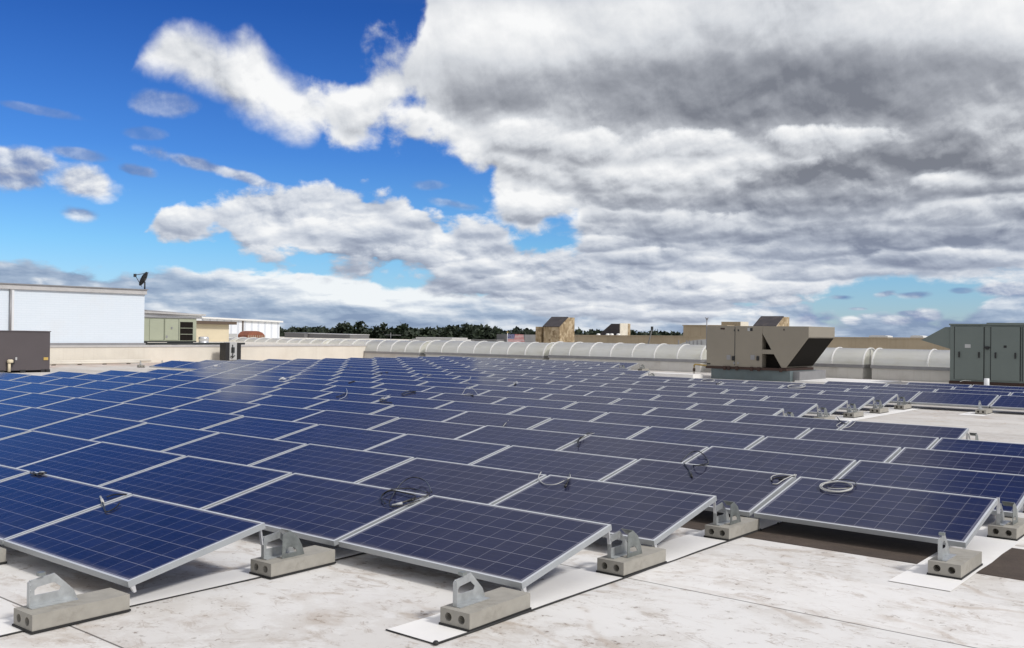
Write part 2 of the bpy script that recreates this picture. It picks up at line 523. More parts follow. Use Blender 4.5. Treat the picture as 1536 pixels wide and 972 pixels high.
class Part:
    """context for building parts in WORLD coordinates under a thing's Empty"""

    def __init__(self, root):
        self.root = root

    def add(self, mb, name, mat, bevel=0.0, parent=None):
        bmesh.ops.translate(mb.bm, verts=mb.bm.verts, vec=-self.root.location)
        return mb.build(name, mat, parent or self.root, bevel)


KIDS = {}


def children_of(o):
    return [c for c in COL.objects if c.parent == o]


def copy_tree(o, kids):
    """a thing with copies of its parts (kids: nested list of (object, kids))"""
    r = o.copy()
    COL.objects.link(r)

    def rec(par, ks):
        for k, kk in ks:
            c = k.copy()
            COL.objects.link(c)
            c.parent = par
            rec(c, kk)
    rec(r, kids)
    return r


def tree_of(o):
    return [(c, tree_of(c)) for c in children_of(o)]


# ------------------------------------------------------------------ materials
def mat_new(name):
    m = bpy.data.materials.new(name)
    m.use_nodes = True
    t = m.node_tree
    t.nodes.clear()
    g = G(t)
    b = g.new('ShaderNodeBsdfPrincipled')
    o = g.new('ShaderNodeOutputMaterial')
    g.link(b.outputs[0], o.inputs['Surface'])
    return m, g, b


def bump(g, b, h, strength=0.3, dist=0.01):
    n = g.new('ShaderNodeBump')
    n.inputs['Strength'].default_value = strength
    n.inputs['Distance'].default_value = dist
    g.link(h, n.inputs['Height'])
    g.link(n.outputs[0], b.inputs['Normal'])


def objco(g):
    n = g.new('ShaderNodeTexCoord')
    return n.outputs['Object']


def mat_plain(name, col, rough=0.6, metal=0.0, var=0.12, scale=3.0, dirt=0.0, dirt_col=(0.12, 0.09, 0.07), spec=0.5, streak=0.0):
    """painted / metal / concrete surface with slight tonal variation, optional dirt patches and vertical streaks"""
    m, g, b = mat_new(name)
    co = objco(g)
    n = g.noise(co, scale, 5, 0.6)
    k = g.lin(n, 0.25, 0.75, 1.0 - var, 1.0 + var)
    c = g.mix(1.0, tuple(col), g.xyz(k, k, k), 'MULTIPLY')
    if dirt > 0:
        d = g.step(g.noise(co, scale * 0.6, 8, 0.68), 0.52, 0.75)
        c = g.mix(g.m('MULTIPLY', d, dirt), c, tuple(dirt_col))
    if streak > 0:
        s = g.new('ShaderNodeMapping')
        s.inputs['Scale'].default_value = (9.0, 9.0, 0.35)
        g.link(co, s.inputs['Vector'])
        d = g.step(g.noise(s.outputs[0], 1.0, 4, 0.6), 0.5, 0.8)
        c = g.mix(g.m('MULTIPLY', d, streak), c, tuple(dirt_col))
    g.put(b.inputs['Base Color'], c)
    b.inputs['Metallic'].default_value = metal
    rr = g.lin(n, 0.2, 0.8, rough * 0.85, min(1.0, rough * 1.15))
    g.put(b.inputs['Roughness'], rr)
    b.inputs['Specular IOR Level'].default_value = spec
    bump(g, b, g.noise(co, scale * 12, 4, 0.6), 0.15, 0.004)
    return m


def mat_roof():
    m, g, b = mat_new('weathered white roof membrane')
    geo = g.new('ShaderNodeNewGeometry')
    pos = geo.outputs['Position']
    sep = g.new('ShaderNodeSeparateXYZ')
    g.link(pos, sep.inputs[0])
    x, y, z = sep.outputs
    big = g.noise(pos, 0.35, 5, 0.55)
    mid = g.noise(pos, 1.7, 7, 0.66)
    fine = g.noise(pos, 14.0, 6, 0.7)
    mp = g.new('ShaderNodeMapping')
    mp.inputs['Scale'].default_value = (1.0, 1.9, 1.0)
    mp.inputs['Rotation'].default_value = (0, 0, 0.35)
    g.link(pos, mp.inputs['Vector'])
    strk = g.noise(mp.outputs[0], 0.8, 8, 0.68, dist=0.6)
    scuff = g.noise(mp.outputs[0], 3.4, 9, 0.76, dist=0.8)
    base = g.mix(g.step(big, 0.40, 0.60), (0.80, 0.79, 0.77), (0.71, 0.69, 0.66))
    c = g.mix(g.m('MULTIPLY', g.step(mid, 0.47, 0.63), 0.55), base, (0.60, 0.565, 0.52))
    c = g.mix(g.m('MULTIPLY', g.step(strk, 0.53, 0.66), 0.62), c, (0.43, 0.36, 0.29))
    c = g.mix(g.m('MULTIPLY', g.step(scuff, 0.53, 0.63), 0.55), c, (0.46, 0.40, 0.345))
    # worn-through flecks
    fl = g.m('MULTIPLY', g.step(fine, 0.575, 0.65), g.step(mid, 0.44, 0.56))
    c = g.mix(g.m('MULTIPLY', fl, 0.75), c, (0.22, 0.17, 0.135))
    # pale chalky patches
    c = g.mix(g.m('MULTIPLY', g.step(g.noise(pos, 2.6, 7, 0.7), 0.50, 0.60), 0.7), c, (0.80, 0.79, 0.77))
    crk = g.new('ShaderNodeTexVoronoi')
    crk.feature = 'DISTANCE_TO_EDGE'
    g.link(mp.outputs[0], crk.inputs['Vector'])
    crk.inputs['Scale'].default_value = 7.0
    ck = g.m('MULTIPLY', g.m('SUBTRACT', 1.0, g.step(crk.outputs['Distance'], 0.008, 0.03)), g.step(scuff, 0.5, 0.6))
    c = g.mix(g.m('MULTIPLY', ck, 0.45), c, (0.34, 0.26, 0.20))
    # far part of the roof is tanned by dust
    dust = g.step(y, 6.0, 16.0)
    c = g.mix(g.m('MULTIPLY', dust, 0.65), c, (0.50, 0.475, 0.44))
    # reddish worn ground beside the raised roof
    red = g.m('MULTIPLY', g.step(x, -33.5, -35.5), g.step(g.noise(pos, 0.9, 6, 0.6), 0.35, 0.6))
    c = g.mix(g.m('MULTIPLY', red, 0.6), c, (0.52, 0.36, 0.28))
    # ponding rings: faint tide marks left by standing water
    pond = g.noise(pos, 0.42, 3, 0.45, dist=0.4)
    for lv in (0.44, 0.53, 0.60):
        ring = g.m('SUBTRACT', 1.0, g.step(g.m('ABSOLUTE', g.m('SUBTRACT', pond, lv)), 0.001, 0.011))
        c = g.mix(g.m('MULTIPLY', g.m('MULTIPLY', ring, g.step(mid, 0.42, 0.58)), 0.40), c, (0.45, 0.36, 0.28))
    # grime gathered in broad patches
    grime = g.m('MULTIPLY', g.step(g.noise(pos, 0.55, 8, 0.7, dist=1.0), 0.52, 0.66), g.step(g.noise(pos, 9.0, 5, 0.7), 0.38, 0.62))
    c = g.mix(g.m('MULTIPLY', grime, 0.55), c, (0.40, 0.33, 0.275))
    # every roll has aged a little differently
    wnr = g.new('ShaderNodeTexWhiteNoise')
    wnr.noise_dimensions = '1D'
    g.put(wnr.inputs['W'], g.m('FLOOR', g.m('DIVIDE', g.m('ADD', y, -1.03), 0.99)))
    tone = g.lin(wnr.outputs['Value'], 0.0, 1.0, 0.90, 1.04)
    c = g.mix(1.0, c, g.xyz(tone, tone, tone), 'MULTIPLY')
    # lap seams of the rolls: thin dark lines about every metre, some washed out
    wob = g.m('MULTIPLY', g.m('SUBTRACT', g.noise(pos, 1.3, 3, 0.5), 0.5), 0.02)
    yy = g.m('ADD', g.m('ADD', y, -1.03), wob)
    ln = g.m('ABSOLUTE', g.m('SUBTRACT', g.m('FRACT', g.m('ADD', g.m('DIVIDE', yy, 2.97), 0.5)), 0.5))
    line = g.m('SUBTRACT', 1.0, g.step(ln, 0.0012, 0.0030))
    line = g.m('MULTIPLY', line, g.step(g.noise(pos, 0.8, 3, 0.5), 0.30, 0.42))
    lap = g.m('MULTIPLY', g.m('LESS_THAN', g.m('FRACT', g.m('DIVIDE', yy, 2.97)), 0.032), g.step(scuff, 0.35, 0.6))
    c = g.mix(g.m('MULTIPLY', lap, 0.35), c, (0.50, 0.45, 0.40))
    c = g.mix(g.m('MULTIPLY', line, 0.85), c, (0.07, 0.06, 0.055))
    g.put(b.inputs['Base Color'], c)
    b.inputs['Roughness'].default_value = 0.85
    b.inputs['Specular IOR Level'].default_value = 0.25
    h = g.m('ADD', g.m('MULTIPLY', fine, 0.5), g.m('MULTIPLY', mid, 0.6))
    bump(g, b, h, 0.5, 0.006)
    return m


def mat_dark_roll():
    m, g, b = mat_new('bare brown roofing felt')
    geo = g.new('ShaderNodeNewGeometry')
    pos = geo.outputs['Position']
    n = g.noise(pos, 3.0, 8, 0.7)
    f = g.noise(pos, 60.0, 3, 0.7)
    c = g.ramp(g.m('ADD', g.m('MULTIPLY', n, 0.7), g.m('MULTIPLY', f, 0.3)), [(0.3, (0.035, 0.026, 0.020)), (0.55, (0.075, 0.055, 0.042)), (0.8, (0.16, 0.125, 0.10))])
    g.put(b.inputs['Base Color'], c)
    b.inputs['Roughness'].default_value = 0.9
    bump(g, b, f, 0.5, 0.004)
    return m


def mat_cells():
    """6 x 10 polycrystalline cells under glass; object coordinates are metres from the panel's low left corner"""
    m, g, b = mat_new('polycrystalline cells under glass')
    co = objco(g)
    sep = g.new('ShaderNodeSeparateXYZ')
    g.link(co, sep.inputs[0])
    x, y, z = sep.outputs
    mx, my = 0.036, 0.030
    px, py = (PL - 2 * mx) / 10.0, (PW - 2 * my) / 6.0
    u = g.m('DIVIDE', g.m('SUBTRACT', x, mx), px)
    v = g.m('DIVIDE', g.m('SUBTRACT', y, my), py)
    fu = g.m('ABSOLUTE', g.m('SUBTRACT', g.m('FRACT', u), 0.5))
    fv = g.m('ABSOLUTE', g.m('SUBTRACT', g.m('FRACT', v), 0.5))
    gapu = g.step(fu, 0.5 - 0.0020 / px, 0.5 - 0.0012 / px)
    gapv = g.step(fv, 0.5 - 0.0026 / py, 0.5 - 0.0014 / py)
    out = g.m('MAXIMUM', g.m('MAXIMUM', g.m('LESS_THAN', x, mx), g.m('GREATER_THAN', x, PL - mx)),
              g.m('MAXIMUM', g.m('LESS_THAN', y, my), g.m('GREATER_THAN', y, PW - my)))
    gap = g.m('MAXIMUM', g.m('MAXIMUM', g.m('MULTIPLY', gapu, 0.75), gapv), g.m('MULTIPLY', out, 0.5))
    # two busbars per cell, running along the panel
    vb = g.m('FRACT', g.m('MULTIPLY', v, 3.0))
    bb = g.m('ABSOLUTE', g.m('SUBTRACT', vb, 0.5))
    bus = g.m('MULTIPLY', g.m('SUBTRACT', 1.0, g.step(bb, 0.018, 0.034)), 0.38)
    # crystal grain, one value per cell and flecks inside
    oi = g.new('ShaderNodeObjectInfo')
    rnd = oi.outputs['Random']
    cell = g.new('ShaderNodeTexWhiteNoise')
    cell.noise_dimensions = '3D'
    g.link(g.xyz(g.m('FLOOR', u), g.m('FLOOR', v), g.m('MULTIPLY', rnd, 91.0)), cell.inputs['Vector'])
    vor = g.new('ShaderNodeTexVoronoi')
    vor.inputs['Scale'].default_value = 60.0
    vo = g.new('ShaderNodeVectorMath')
    vo.operation = 'ADD'
    g.link(co, vo.inputs[0])
    g.link(g.xyz(g.m('MULTIPLY', rnd, 40.0), 0.0, 0.0), vo.inputs[1])
    g.link(vo.outputs[0], vor.inputs['Vector'])
    sc = g.new('ShaderNodeSeparateColor')
    g.link(vor.outputs['Color'], sc.inputs[0])
    k = g.m('ADD', g.m('MULTIPLY', sc.outputs[0], 0.5), g.m('MULTIPLY', cell.outputs['Value'], 0.7))
    c = g.mix(k, CELL_DARK, CELL_LIGHT)
    # batch-to-batch tone of whole panels
    c = g.mix(g.m('MULTIPLY', rnd, 0.8), c, CELL_VIOLET)
    c = g.mix(g.m('MULTIPLY', bus, 0.5), c, (0.08, 0.09, 0.16))
    c = g.mix(gap, c, (0.25, 0.25, 0.30))
    # thin film of dust
    dust = g.m('MULTIPLY', g.step(g.noise(vo.outputs[0], 2.2, 6, 0.65), 0.35, 0.75), 0.025)
    c = g.mix(dust, c, (0.40, 0.36, 0.33))
    # silt washed down to the low edge, and faint run marks
    silt = g.m('MULTIPLY', g.step(g.m('MULTIPLY_ADD', g.noise(vo.outputs[0], 6.0, 4, 0.6), 0.10, y), 0.125, 0.05), 0.22)
    runs = g.m('MULTIPLY', g.step(g.noise(g.xyz(g.m('MULTIPLY_ADD', rnd, 50.0, g.m('MULTIPLY', x, 14.0)), g.m('MULTIPLY', y, 0.8), 0.0), 1.0, 4, 0.6), 0.55, 0.75), 0.045)
    c = g.mix(g.m('ADD', silt, runs), c, (0.36, 0.33, 0.30))
    g.put(b.inputs['Base Color'], c)
    b.inputs['Roughness'].default_value = 0.55
    b.inputs['Specular IOR Level'].default_value = 0.1
    b.inputs['Coat Weight'].default_value = 0.85
    b.inputs['Coat IOR'].default_value = 1.35
    g.put(b.inputs['Coat Roughness'], g.lin(g.noise(co, 1.5, 3), 0.3, 0.7, 0.05, 0.11))
    return m


PL, PW, PH = 1.672, 0.99, 0.040           # module length, width, frame depth
TILT, ROWP, COLP, LOWZ = 0.21056, 1.54505, 1.71203, 0.150
CELL_DARK, CELL_LIGHT, CELL_VIOLET = (0.004, 0.008, 0.034), (0.009, 0.015, 0.060), (0.014, 0.014, 0.036)

M = {
    'roof': mat_roof(),
    'felt': mat_dark_roll(),
    'cells': mat_cells(),
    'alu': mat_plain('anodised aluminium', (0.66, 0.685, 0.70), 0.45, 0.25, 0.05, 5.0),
    'alu_shaded': mat_plain('aluminium edge in shaded tone', (0.37, 0.39, 0.405), 0.5, 0.3, 0.05, 5.0),
    'backsheet': mat_plain('white polymer backsheet', (0.55, 0.55, 0.56), 0.5, 0, 0.05),
    'galv': mat_plain('galvanised steel', (0.46, 0.48, 0.485), 0.45, 0.6, 0.22, 14.0, 0.25, (0.3, 0.31, 0.32)),
    'galv_dark': mat_plain('dull and shaded zinc sheet', (0.24, 0.26, 0.255), 0.45, 0.6, 0.3, 16.0, 0.4, (0.09, 0.10, 0.10)),
    'block': mat_plain('cast concrete', (0.335, 0.32, 0.285), 0.92, 0, 0.14, 9.0, 0.5, (0.17, 0.155, 0.13), 0.2),
    'hole': mat_plain('shaded bore', (0.05, 0.05, 0.045), 0.95, 0, 0.1),
    'rubber': mat_plain('black rubber', (0.018, 0.018, 0.018), 0.8, 0, 0.1),
    'sheet': mat_plain('white slip sheet', (0.82, 0.81, 0.79), 0.8, 0, 0.05, 2.0, 0.22, (0.55, 0.50, 0.45), 0.25),
    'sealant': mat_plain('black seam sealant', (0.02, 0.02, 0.02), 0.6, 0, 0.1),
    'cable_black': mat_plain('black cable jacket', (0.012, 0.012, 0.013), 0.4, 0, 0.1),
    'cable_white': mat_plain('pale cable jacket', (0.5, 0.5, 0.48), 0.45, 0, 0.06),
    'plug': mat_plain('grey connector plastic', (0.45, 0.46, 0.46), 0.4, 0, 0.05),
    'white_paint': mat_plain('white painted metal', (0.74, 0.76, 0.78), 0.5, 0, 0.05, 1.5, 0.08, (0.5, 0.48, 0.44)),
    'parapet': mat_plain('off-white membrane wall', (0.70, 0.66, 0.58), 0.75, 0, 0.06, 1.2, 0.2, (0.5, 0.44, 0.36), 0.25, 0.25),
    'flashing': mat_plain('grey metal flashing', (0.30, 0.30, 0.31), 0.5, 0.4, 0.12, 4.0, 0.2),
    'pale_flashing': mat_plain('pale metal flashing', (0.55, 0.54, 0.53), 0.5, 0.3, 0.08, 4.0, 0.2),
    'rib': mat_plain('white aluminium rib', (0.82, 0.82, 0.80), 0.4, 0.1, 0.03),
    'curb': mat_plain('weathered white curb', (0.62, 0.61, 0.58), 0.8, 0, 0.08, 1.4, 0.3, (0.42, 0.38, 0.33), 0.2, 0.35),
    'rtu': mat_plain('sun-faded beige cabinet paint', (0.28, 0.252, 0.205), 0.55, 0, 0.05, 1.2, 0.12, (0.27, 0.24, 0.20), 0.35, 0.18),
    'rtu_dark': mat_plain('dark filter mesh and bay shade', (0.016, 0.014, 0.012), 0.95, 0, 0.25, 6.0, spec=0.08),
    'teal': mat_plain('grey-blue curb metal', (0.125, 0.16, 0.17), 0.6, 0.1, 0.2, 2.0, 0.5, (0.17, 0.18, 0.175), 0.3, 0.4),
    'rust': mat_plain('rusty steel', (0.055, 0.032, 0.026), 0.8, 0.2, 0.3, 6.0),
    'green_paint': mat_plain('grey-green cabinet paint', (0.155, 0.185, 0.175), 0.5, 0, 0.05, 1.5, 0.18, (0.14, 0.17, 0.15), 0.35, 0.15),
    'sage_paint': mat_plain('sage green cabinet paint', (0.36, 0.385, 0.29), 0.55, 0, 0.05, 1.5, 0.12, (0.2, 0.22, 0.17)),
    'gap': mat_plain('dark door joint', (0.03, 0.035, 0.035), 0.8, 0, 0.1),
    'black': mat_plain('black plastic', (0.015, 0.015, 0.016), 0.5, 0, 0.1),
    'brown_unit': mat_plain('taupe enclosure paint', (0.085, 0.072, 0.076), 0.55, 0, 0.06, 2.0, 0.12, (0.07, 0.06, 0.06)),
    'tan': mat_plain('tan rusted parapet', (0.40, 0.335, 0.24), 0.8, 0, 0.12, 0.6, 0.35, (0.27, 0.205, 0.135), 0.2, 0.5),
    'cream': mat_plain('cream siding', (0.66, 0.58, 0.42), 0.7, 0, 0.05, 1.5),
    'brown_trim': mat_plain('brown fascia', (0.10, 0.07, 0.05), 0.6, 0, 0.1),
    'shingle': mat_plain('weathered roof felt', (0.055, 0.05, 0.055), 0.9, 0, 0.3, 3.0, 0.4, (0.16, 0.13, 0.11)),
    'pale_panel': mat_plain('pale board with sunlit ends', (0.74, 0.69, 0.58), 0.8, 0, 0.14, 3.0, 0.3, (0.42, 0.36, 0.27)),
    'grey_block': mat_plain('grey blockwork', (0.16, 0.16, 0.165), 0.85, 0, 0.15, 1.0, 0.3, (0.22, 0.21, 0.2)),
    'brick_red': mat_plain('red-brown tiles', (0.24, 0.085, 0.05), 0.8, 0, 0.25, 4.0),
    'yellow': mat_plain('yellow gas pipe paint', (0.52, 0.36, 0.10), 0.5, 0, 0.12, 5.0),
    'dish': mat_plain('dark grey dish', (0.045, 0.047, 0.052), 0.5, 0.2, 0.15),
    'bark': mat_plain('bark', (0.06, 0.045, 0.03), 0.9, 0, 0.3),
    'bright_metal': mat_plain('bright sheet metal', (0.72, 0.73, 0.75), 0.35, 0.7, 0.06),
}


def mat_white_brick():
    m, g, b = mat_new('white painted brick')
    co = objco(g)
    mp = g.new('ShaderNodeMapping')
    mp.inputs['Rotation'].default_value = (0, math.radians(90), math.radians(90))
    sep = g.new('ShaderNodeSeparateXYZ')
    g.link(co, sep.inputs[0])
    v = g.xyz(g.m('ADD', sep.outputs[0], sep.outputs[1]), sep.outputs[2], 0.0)
    br = g.new('ShaderNodeTexBrick')
    g.link(v, br.inputs['Vector'])
    br.inputs['Scale'].default_value = 1.0
    br.inputs['Brick Width'].default_value = 0.40
    br.inputs['Row Height'].default_value = 0.10
    br.inputs['Mortar Size'].default_value = 0.008
    br.inputs['Color1'].default_value = (0.70, 0.77, 0.84, 1)
    br.inputs['Color2'].default_value = (0.685, 0.76, 0.83, 1)
    br.inputs['Mortar'].default_value = (0.64, 0.715, 0.785, 1)
    c = g.mix(g.m('MULTIPLY', g.step(g.noise(co, 0.8, 6, 0.6), 0.5, 0.75), 0.25), br.outputs['Color'], (0.66, 0.66, 0.66))
    g.put(b.inputs['Base Color'], c)
    b.inputs['Roughness'].default_value = 0.7
    bump(g, b, br.outputs['Fac'], 0.2, -0.004)
    return m


def mat_osb():
    m, g, b = mat_new('oriented strand board')
    co = objco(g)
    vor = g.new('ShaderNodeTexVoronoi')
    mp = g.new('ShaderNodeMapping')
    mp.inputs['Scale'].default_value = (7.0, 7.0, 6.0)
    g.link(co, mp.inputs['Vector'])
    g.link(mp.outputs[0], vor.inputs['Vector'])
    vor.inputs['Scale'].default_value = 1.0
    sc = g.new('ShaderNodeSeparateColor')
    g.link(vor.outputs['Color'], sc.inputs[0])
    c = g.ramp(sc.outputs[0], [(0.0, (0.23, 0.165, 0.09)), (0.5, (0.38, 0.29, 0.175)), (1.0, (0.52, 0.42, 0.28))])
    d = g.step(g.noise(co, 2.0, 6, 0.6), 0.45, 0.7)
    c = g.mix(g.m('MULTIPLY', d, 0.4), c, (0.26, 0.18, 0.10))
    g.put(b.inputs['Base Color'], c)
    b.inputs['Roughness'].default_value = 0.85
    return m


def mat_ribbed_white():
    m, g, b = mat_new('ribbed white metal siding')
    co = objco(g)
    sep = g.new('ShaderNodeSeparateXYZ')
    g.link(co, sep.inputs[0])
    s = g.m('FRACT', g.m('MULTIPLY', g.m('ADD', sep.outputs[0], sep.outputs[1]), 1.6))
    r = g.step(g.m('ABSOLUTE', g.m('SUBTRACT', s, 0.5)), 0.30, 0.45)
    c = g.mix(r, (0.80, 0.83, 0.87), (0.62, 0.66, 0.72))
    g.put(b.inputs['Base Color'], c)
    b.inputs['Roughness'].default_value = 0.45
    bump(g, b, r, 0.6, 0.03)
    return m


def mat_flag():
    """stars and stripes; object x runs along the fly (0..1.9 m), z up the hoist (0..1.0 m)"""
    m, g, b = mat_new('striped flag cloth')
    co = objco(g)
    sep = g.new('ShaderNodeSeparateXYZ')
    g.link(co, sep.inputs[0])
    x = sep.outputs[0]
    z = sep.outputs[2]
    s = g.m('LESS_THAN', g.m('MODULO', g.m('FLOOR', g.m('MULTIPLY', z, 13.0)), 2.0), 0.5)
    c = g.mix(s, (0.86, 0.85, 0.84), (0.55, 0.02, 0.04))
    inx = g.m('MULTIPLY', g.m('LESS_THAN', x, 0.76), g.m('GREATER_THAN', z, 6.0 / 13.0))
    # staggered star dots: 6 and 5 to a line, nine lines
    u = g.m('DIVIDE', x, 0.76 / 12.0)
    v = g.m('DIVIDE', g.m('SUBTRACT', z, 6.0 / 13.0), (7.0 / 13.0) / 10.0)
    ru, rv = g.m('ROUND', u), g.m('ROUND', v)
    d2 = g.m('ADD', g.m('POWER', g.m('ABSOLUTE', g.m('SUBTRACT', u, ru)), 2.0), g.m('POWER', g.m('ABSOLUTE', g.m('SUBTRACT', v, rv)), 2.0))
    ok = g.m('MULTIPLY', g.m('LESS_THAN', g.m('MODULO', g.m('ADD', ru, rv), 2.0), 0.5),
             g.m('MULTIPLY', g.m('MULTIPLY', g.m('GREATER_THAN', ru, 0.5), g.m('LESS_THAN', ru, 11.5)), g.m('MULTIPLY', g.m('GREATER_THAN', rv, 0.5), g.m('LESS_THAN', rv, 9.5))))
    star = g.m('MULTIPLY', g.m('LESS_THAN', d2, 0.14), ok)
    can = g.mix(star, (0.025, 0.03, 0.20), (0.86, 0.86, 0.86))
    c = g.mix(inx, c, can)
    g.put(b.inputs['Base Color'], c)
    b.inputs['Roughness'].default_value = 0.8
    return m


def mat_leaves():
    m, g, b = mat_new('dark summer leaves')
    geo = g.new('ShaderNodeNewGeometry')
    n = g.noise(geo.outputs['Position'], 0.25, 4, 0.6)
    k = g.m('ADD', g.m('MULTIPLY', geo.outputs['Random Per Island'], 0.5), g.m('MULTIPLY', n, 0.5))
    c = g.ramp(k, [(0.15, (0.008, 0.016, 0.008)), (0.5, (0.016, 0.028, 0.013)), (0.85, (0.034, 0.050, 0.022))])
    g.put(b.inputs['Base Color'], c)
    b.inputs['Roughness'].default_value = 0.7
    return m


def mat_land():
    m, g, b = mat_new('grass and car park')
    geo = g.new('ShaderNodeNewGeometry')
    n = g.noise(geo.outputs['Position'], 0.02, 6, 0.6)
    c = g.ramp(n, [(0.35, (0.05, 0.07, 0.03)), (0.5, (0.08, 0.09, 0.05)), (0.62, (0.10, 0.10, 0.095))])
    g.put(b.inputs['Base Color'], c)
    b.inputs['Roughness'].default_value = 0.95
    return m


M['brick'] = mat_white_brick()
M['osb'] = mat_osb()
M['ribbed'] = mat_ribbed_white()
M['flag'] = mat_flag()
M['leaf'] = mat_leaves()
M['land'] = mat_land()


def mat_acrylic():
    """milky acrylic: part of the light falling on the far side comes through"""
    m, g, b = mat_new('milky acrylic glazing')
    co = objco(g)
    n = g.noise(co, 0.9, 6, 0.6)
    mp = g.new('ShaderNodeMapping')
    mp.inputs['Scale'].default_value = (0.6, 6.0, 1.0)
    g.link(co, mp.inputs['Vector'])
    d = g.step(g.noise(mp.outputs[0], 1.4, 6, 0.65), 0.5, 0.72)
    c = g.mix(g.step(n, 0.35, 0.65), (0.95, 0.955, 0.93), (0.91, 0.91, 0.86))
    c = g.mix(g.m('MULTIPLY', d, 0.3), c, (0.60, 0.56, 0.45))
    g.put(b.inputs['Base Color'], c)
    b.inputs['Roughness'].default_value = 0.22
    b.inputs['Coat Weight'].default_value = 1.0
    b.inputs['Coat IOR'].default_value = 1.9
    b.inputs['Coat Roughness'].default_value = 0.10
    t = g.new('ShaderNodeBsdfTranslucent')
    g.link(c, t.inputs['Color'])
    mx = g.new('ShaderNodeMixShader')
    mx.inputs[0].default_value = 0.58
    g.link(b.outputs[0], mx.inputs[1])
    g.link(t.outputs[0], mx.inputs[2])
    out = [k for k in m.node_tree.nodes if k.type == 'OUTPUT_MATERIAL'][0]
    g.link(mx.outputs[0], out.inputs['Surface'])
    return m


M['skylight'] = mat_acrylic()

# ------------------------------------------------------------------ setting: land, roof, raised roof
def sheet(name, x0, y0, x1, y1, z, mat):
    mb = MB()
    mb.poly([(x0, y0, z), (x1, y0, z), (x1, y1, z), (x0, y1, z)])
    o = mb.build(name, mat)
    return tag(o, kind='structure')


sheet('ground', -4000, -4000, 4000, 4000, -7.0, M['land'])
_mb = MB()
_mb.box((-95, -14, -6.99), (40, 62, 0.0))
tag(_mb.build('main_roof', M['roof']), kind='structure')
_mb = MB()
_mb.box((0.0 - 2.6, 2.79, 0.001), (9.0, 3.86, 0.004))
tag(_mb.build('roof_felt_strip', M['felt']), kind='structure')
RX, RZ = -38.0, 0.79                       # face and top of the raised roof on the left
_mb = MB()
_mb.box((-94.9, -13.9, 0.002), (RX, 61.9, RZ))
tag(_mb.build('raised_roof', M['parapet']), kind='structure')
_mb = MB()
_mb.box((RX - 0.3, -13.8, RZ - 0.06), (RX + 0.03, 61.8, RZ + 0.03))
tag(_mb.build('raised_roof_edge', M['pale_flashing']), kind='structure')

# ------------------------------------------------------------------ solar panels
ORD = ['zeroth', 'first', 'second', 'third', 'fourth', 'fifth', 'sixth', 'seventh', 'eighth', 'ninth', 'tenth', 'eleventh', 'twelfth', 'thirteenth', 'fourteenth',
       'fifteenth', 'sixteenth', 'seventeenth', 'eighteenth', 'nineteenth', 'twentieth', 'twenty-first', 'twenty-second', 'twenty-third']
ROWDX = {-1: 0.004, 0: 0.015, 1: 0.014, 2: 0.03, 3: 0.029, 4: 0.013, 5: -0.001, 6: -0.009, 7: -0.028, 8: -0.036, 9: -0.019, 10: -0.011, 11: -0.008, 12: 0.034, 13: -0.03,
         14: -0.018, 15: 0.04, 16: -0.006, 17: -0.005, 18: -0.03, 19: -0.06, 20: -0.08}


def row_runs(r):
    """(left seam, right seam) of each run of panels in a row, counted in panel widths"""
    left = -19 if r <= 4 else (-14 if r <= 9 else -18)
    if r in (14, 15):
        return [(-18, -8), (-4 if r == 14 else -3, 1)]
    right = {-1: -1, 0: 0, 1: 0, 2: 1, 3: 1, 4: 1, 5: 1, 6: 0, 12: 1, 13: 1, 16: -9, 17: -10, 18: -11, 19: -11, 20: -11}.get(r, -2)
    return [(left, right)]


NT = Vector((0, -math.sin(TILT), math.cos(TILT)))
ST = Vector((0, math.cos(TILT), math.sin(TILT)))


def panel_point(c, r, t, lift=0.0):
    return Vector((c * COLP + ROWDX.get(r, 0.0), r * ROWP, LOWZ)) + ST * (t * PW) + NT * lift


def to_px(p):
    d = p - CAM
    z = d.dot(_f)
    return 768 + 1446.69 * d.dot(_r) / z, 486 - 1446.69 * d.dot(_u) / z, z


def in_view(pts, margin=40):
    q = [to_px(p) for p in pts]
    if any(k[2] < 0.3 for k in q):
        return False
    return max(k[0] for k in q) > -margin and min(k[0] for k in q) < 1536 + margin and min(k[1] for k in q) < 972 + margin


def make_panel():
    root = thing('solar_panel', (0, 0, 0), 'x', 'solar panel', 'solar panels in tilted rows on the roof')
    fr = MB()
    w = 0.017
    o = [(0, 0, -PH), (PL, 0, -PH), (PL, PW, -PH), (0, PW, -PH)]
    i = [(w, w, -PH), (PL - w, w, -PH), (PL - w, PW - w, -PH), (w, PW - w, -PH)]
    fr.ring_prism(o, i, (0, 0, PH))
    f = fr.build('frame', [M['alu'], M['alu_shaded']], root, 0.0012)
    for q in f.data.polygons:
        q.material_index = 0 if q.normal.z > 0.5 else 1  # rim tops lighter, sides darker: light and shade put into the colours
    cl = MB()
    cl.box((w + 0.0005, w + 0.0005, -0.0075), (PL - w - 0.0005, PW - w - 0.0005, -0.0025))
    c = cl.build('cell_sheet', M['cells'], root)
    jb = MB()
    jb.box((PL / 2 - 0.06, PW - 0.22, -0.032), (PL / 2 + 0.06, PW - 0.10, -0.0080))
    j = jb.build('junction_box', M['black'], root)
    return root


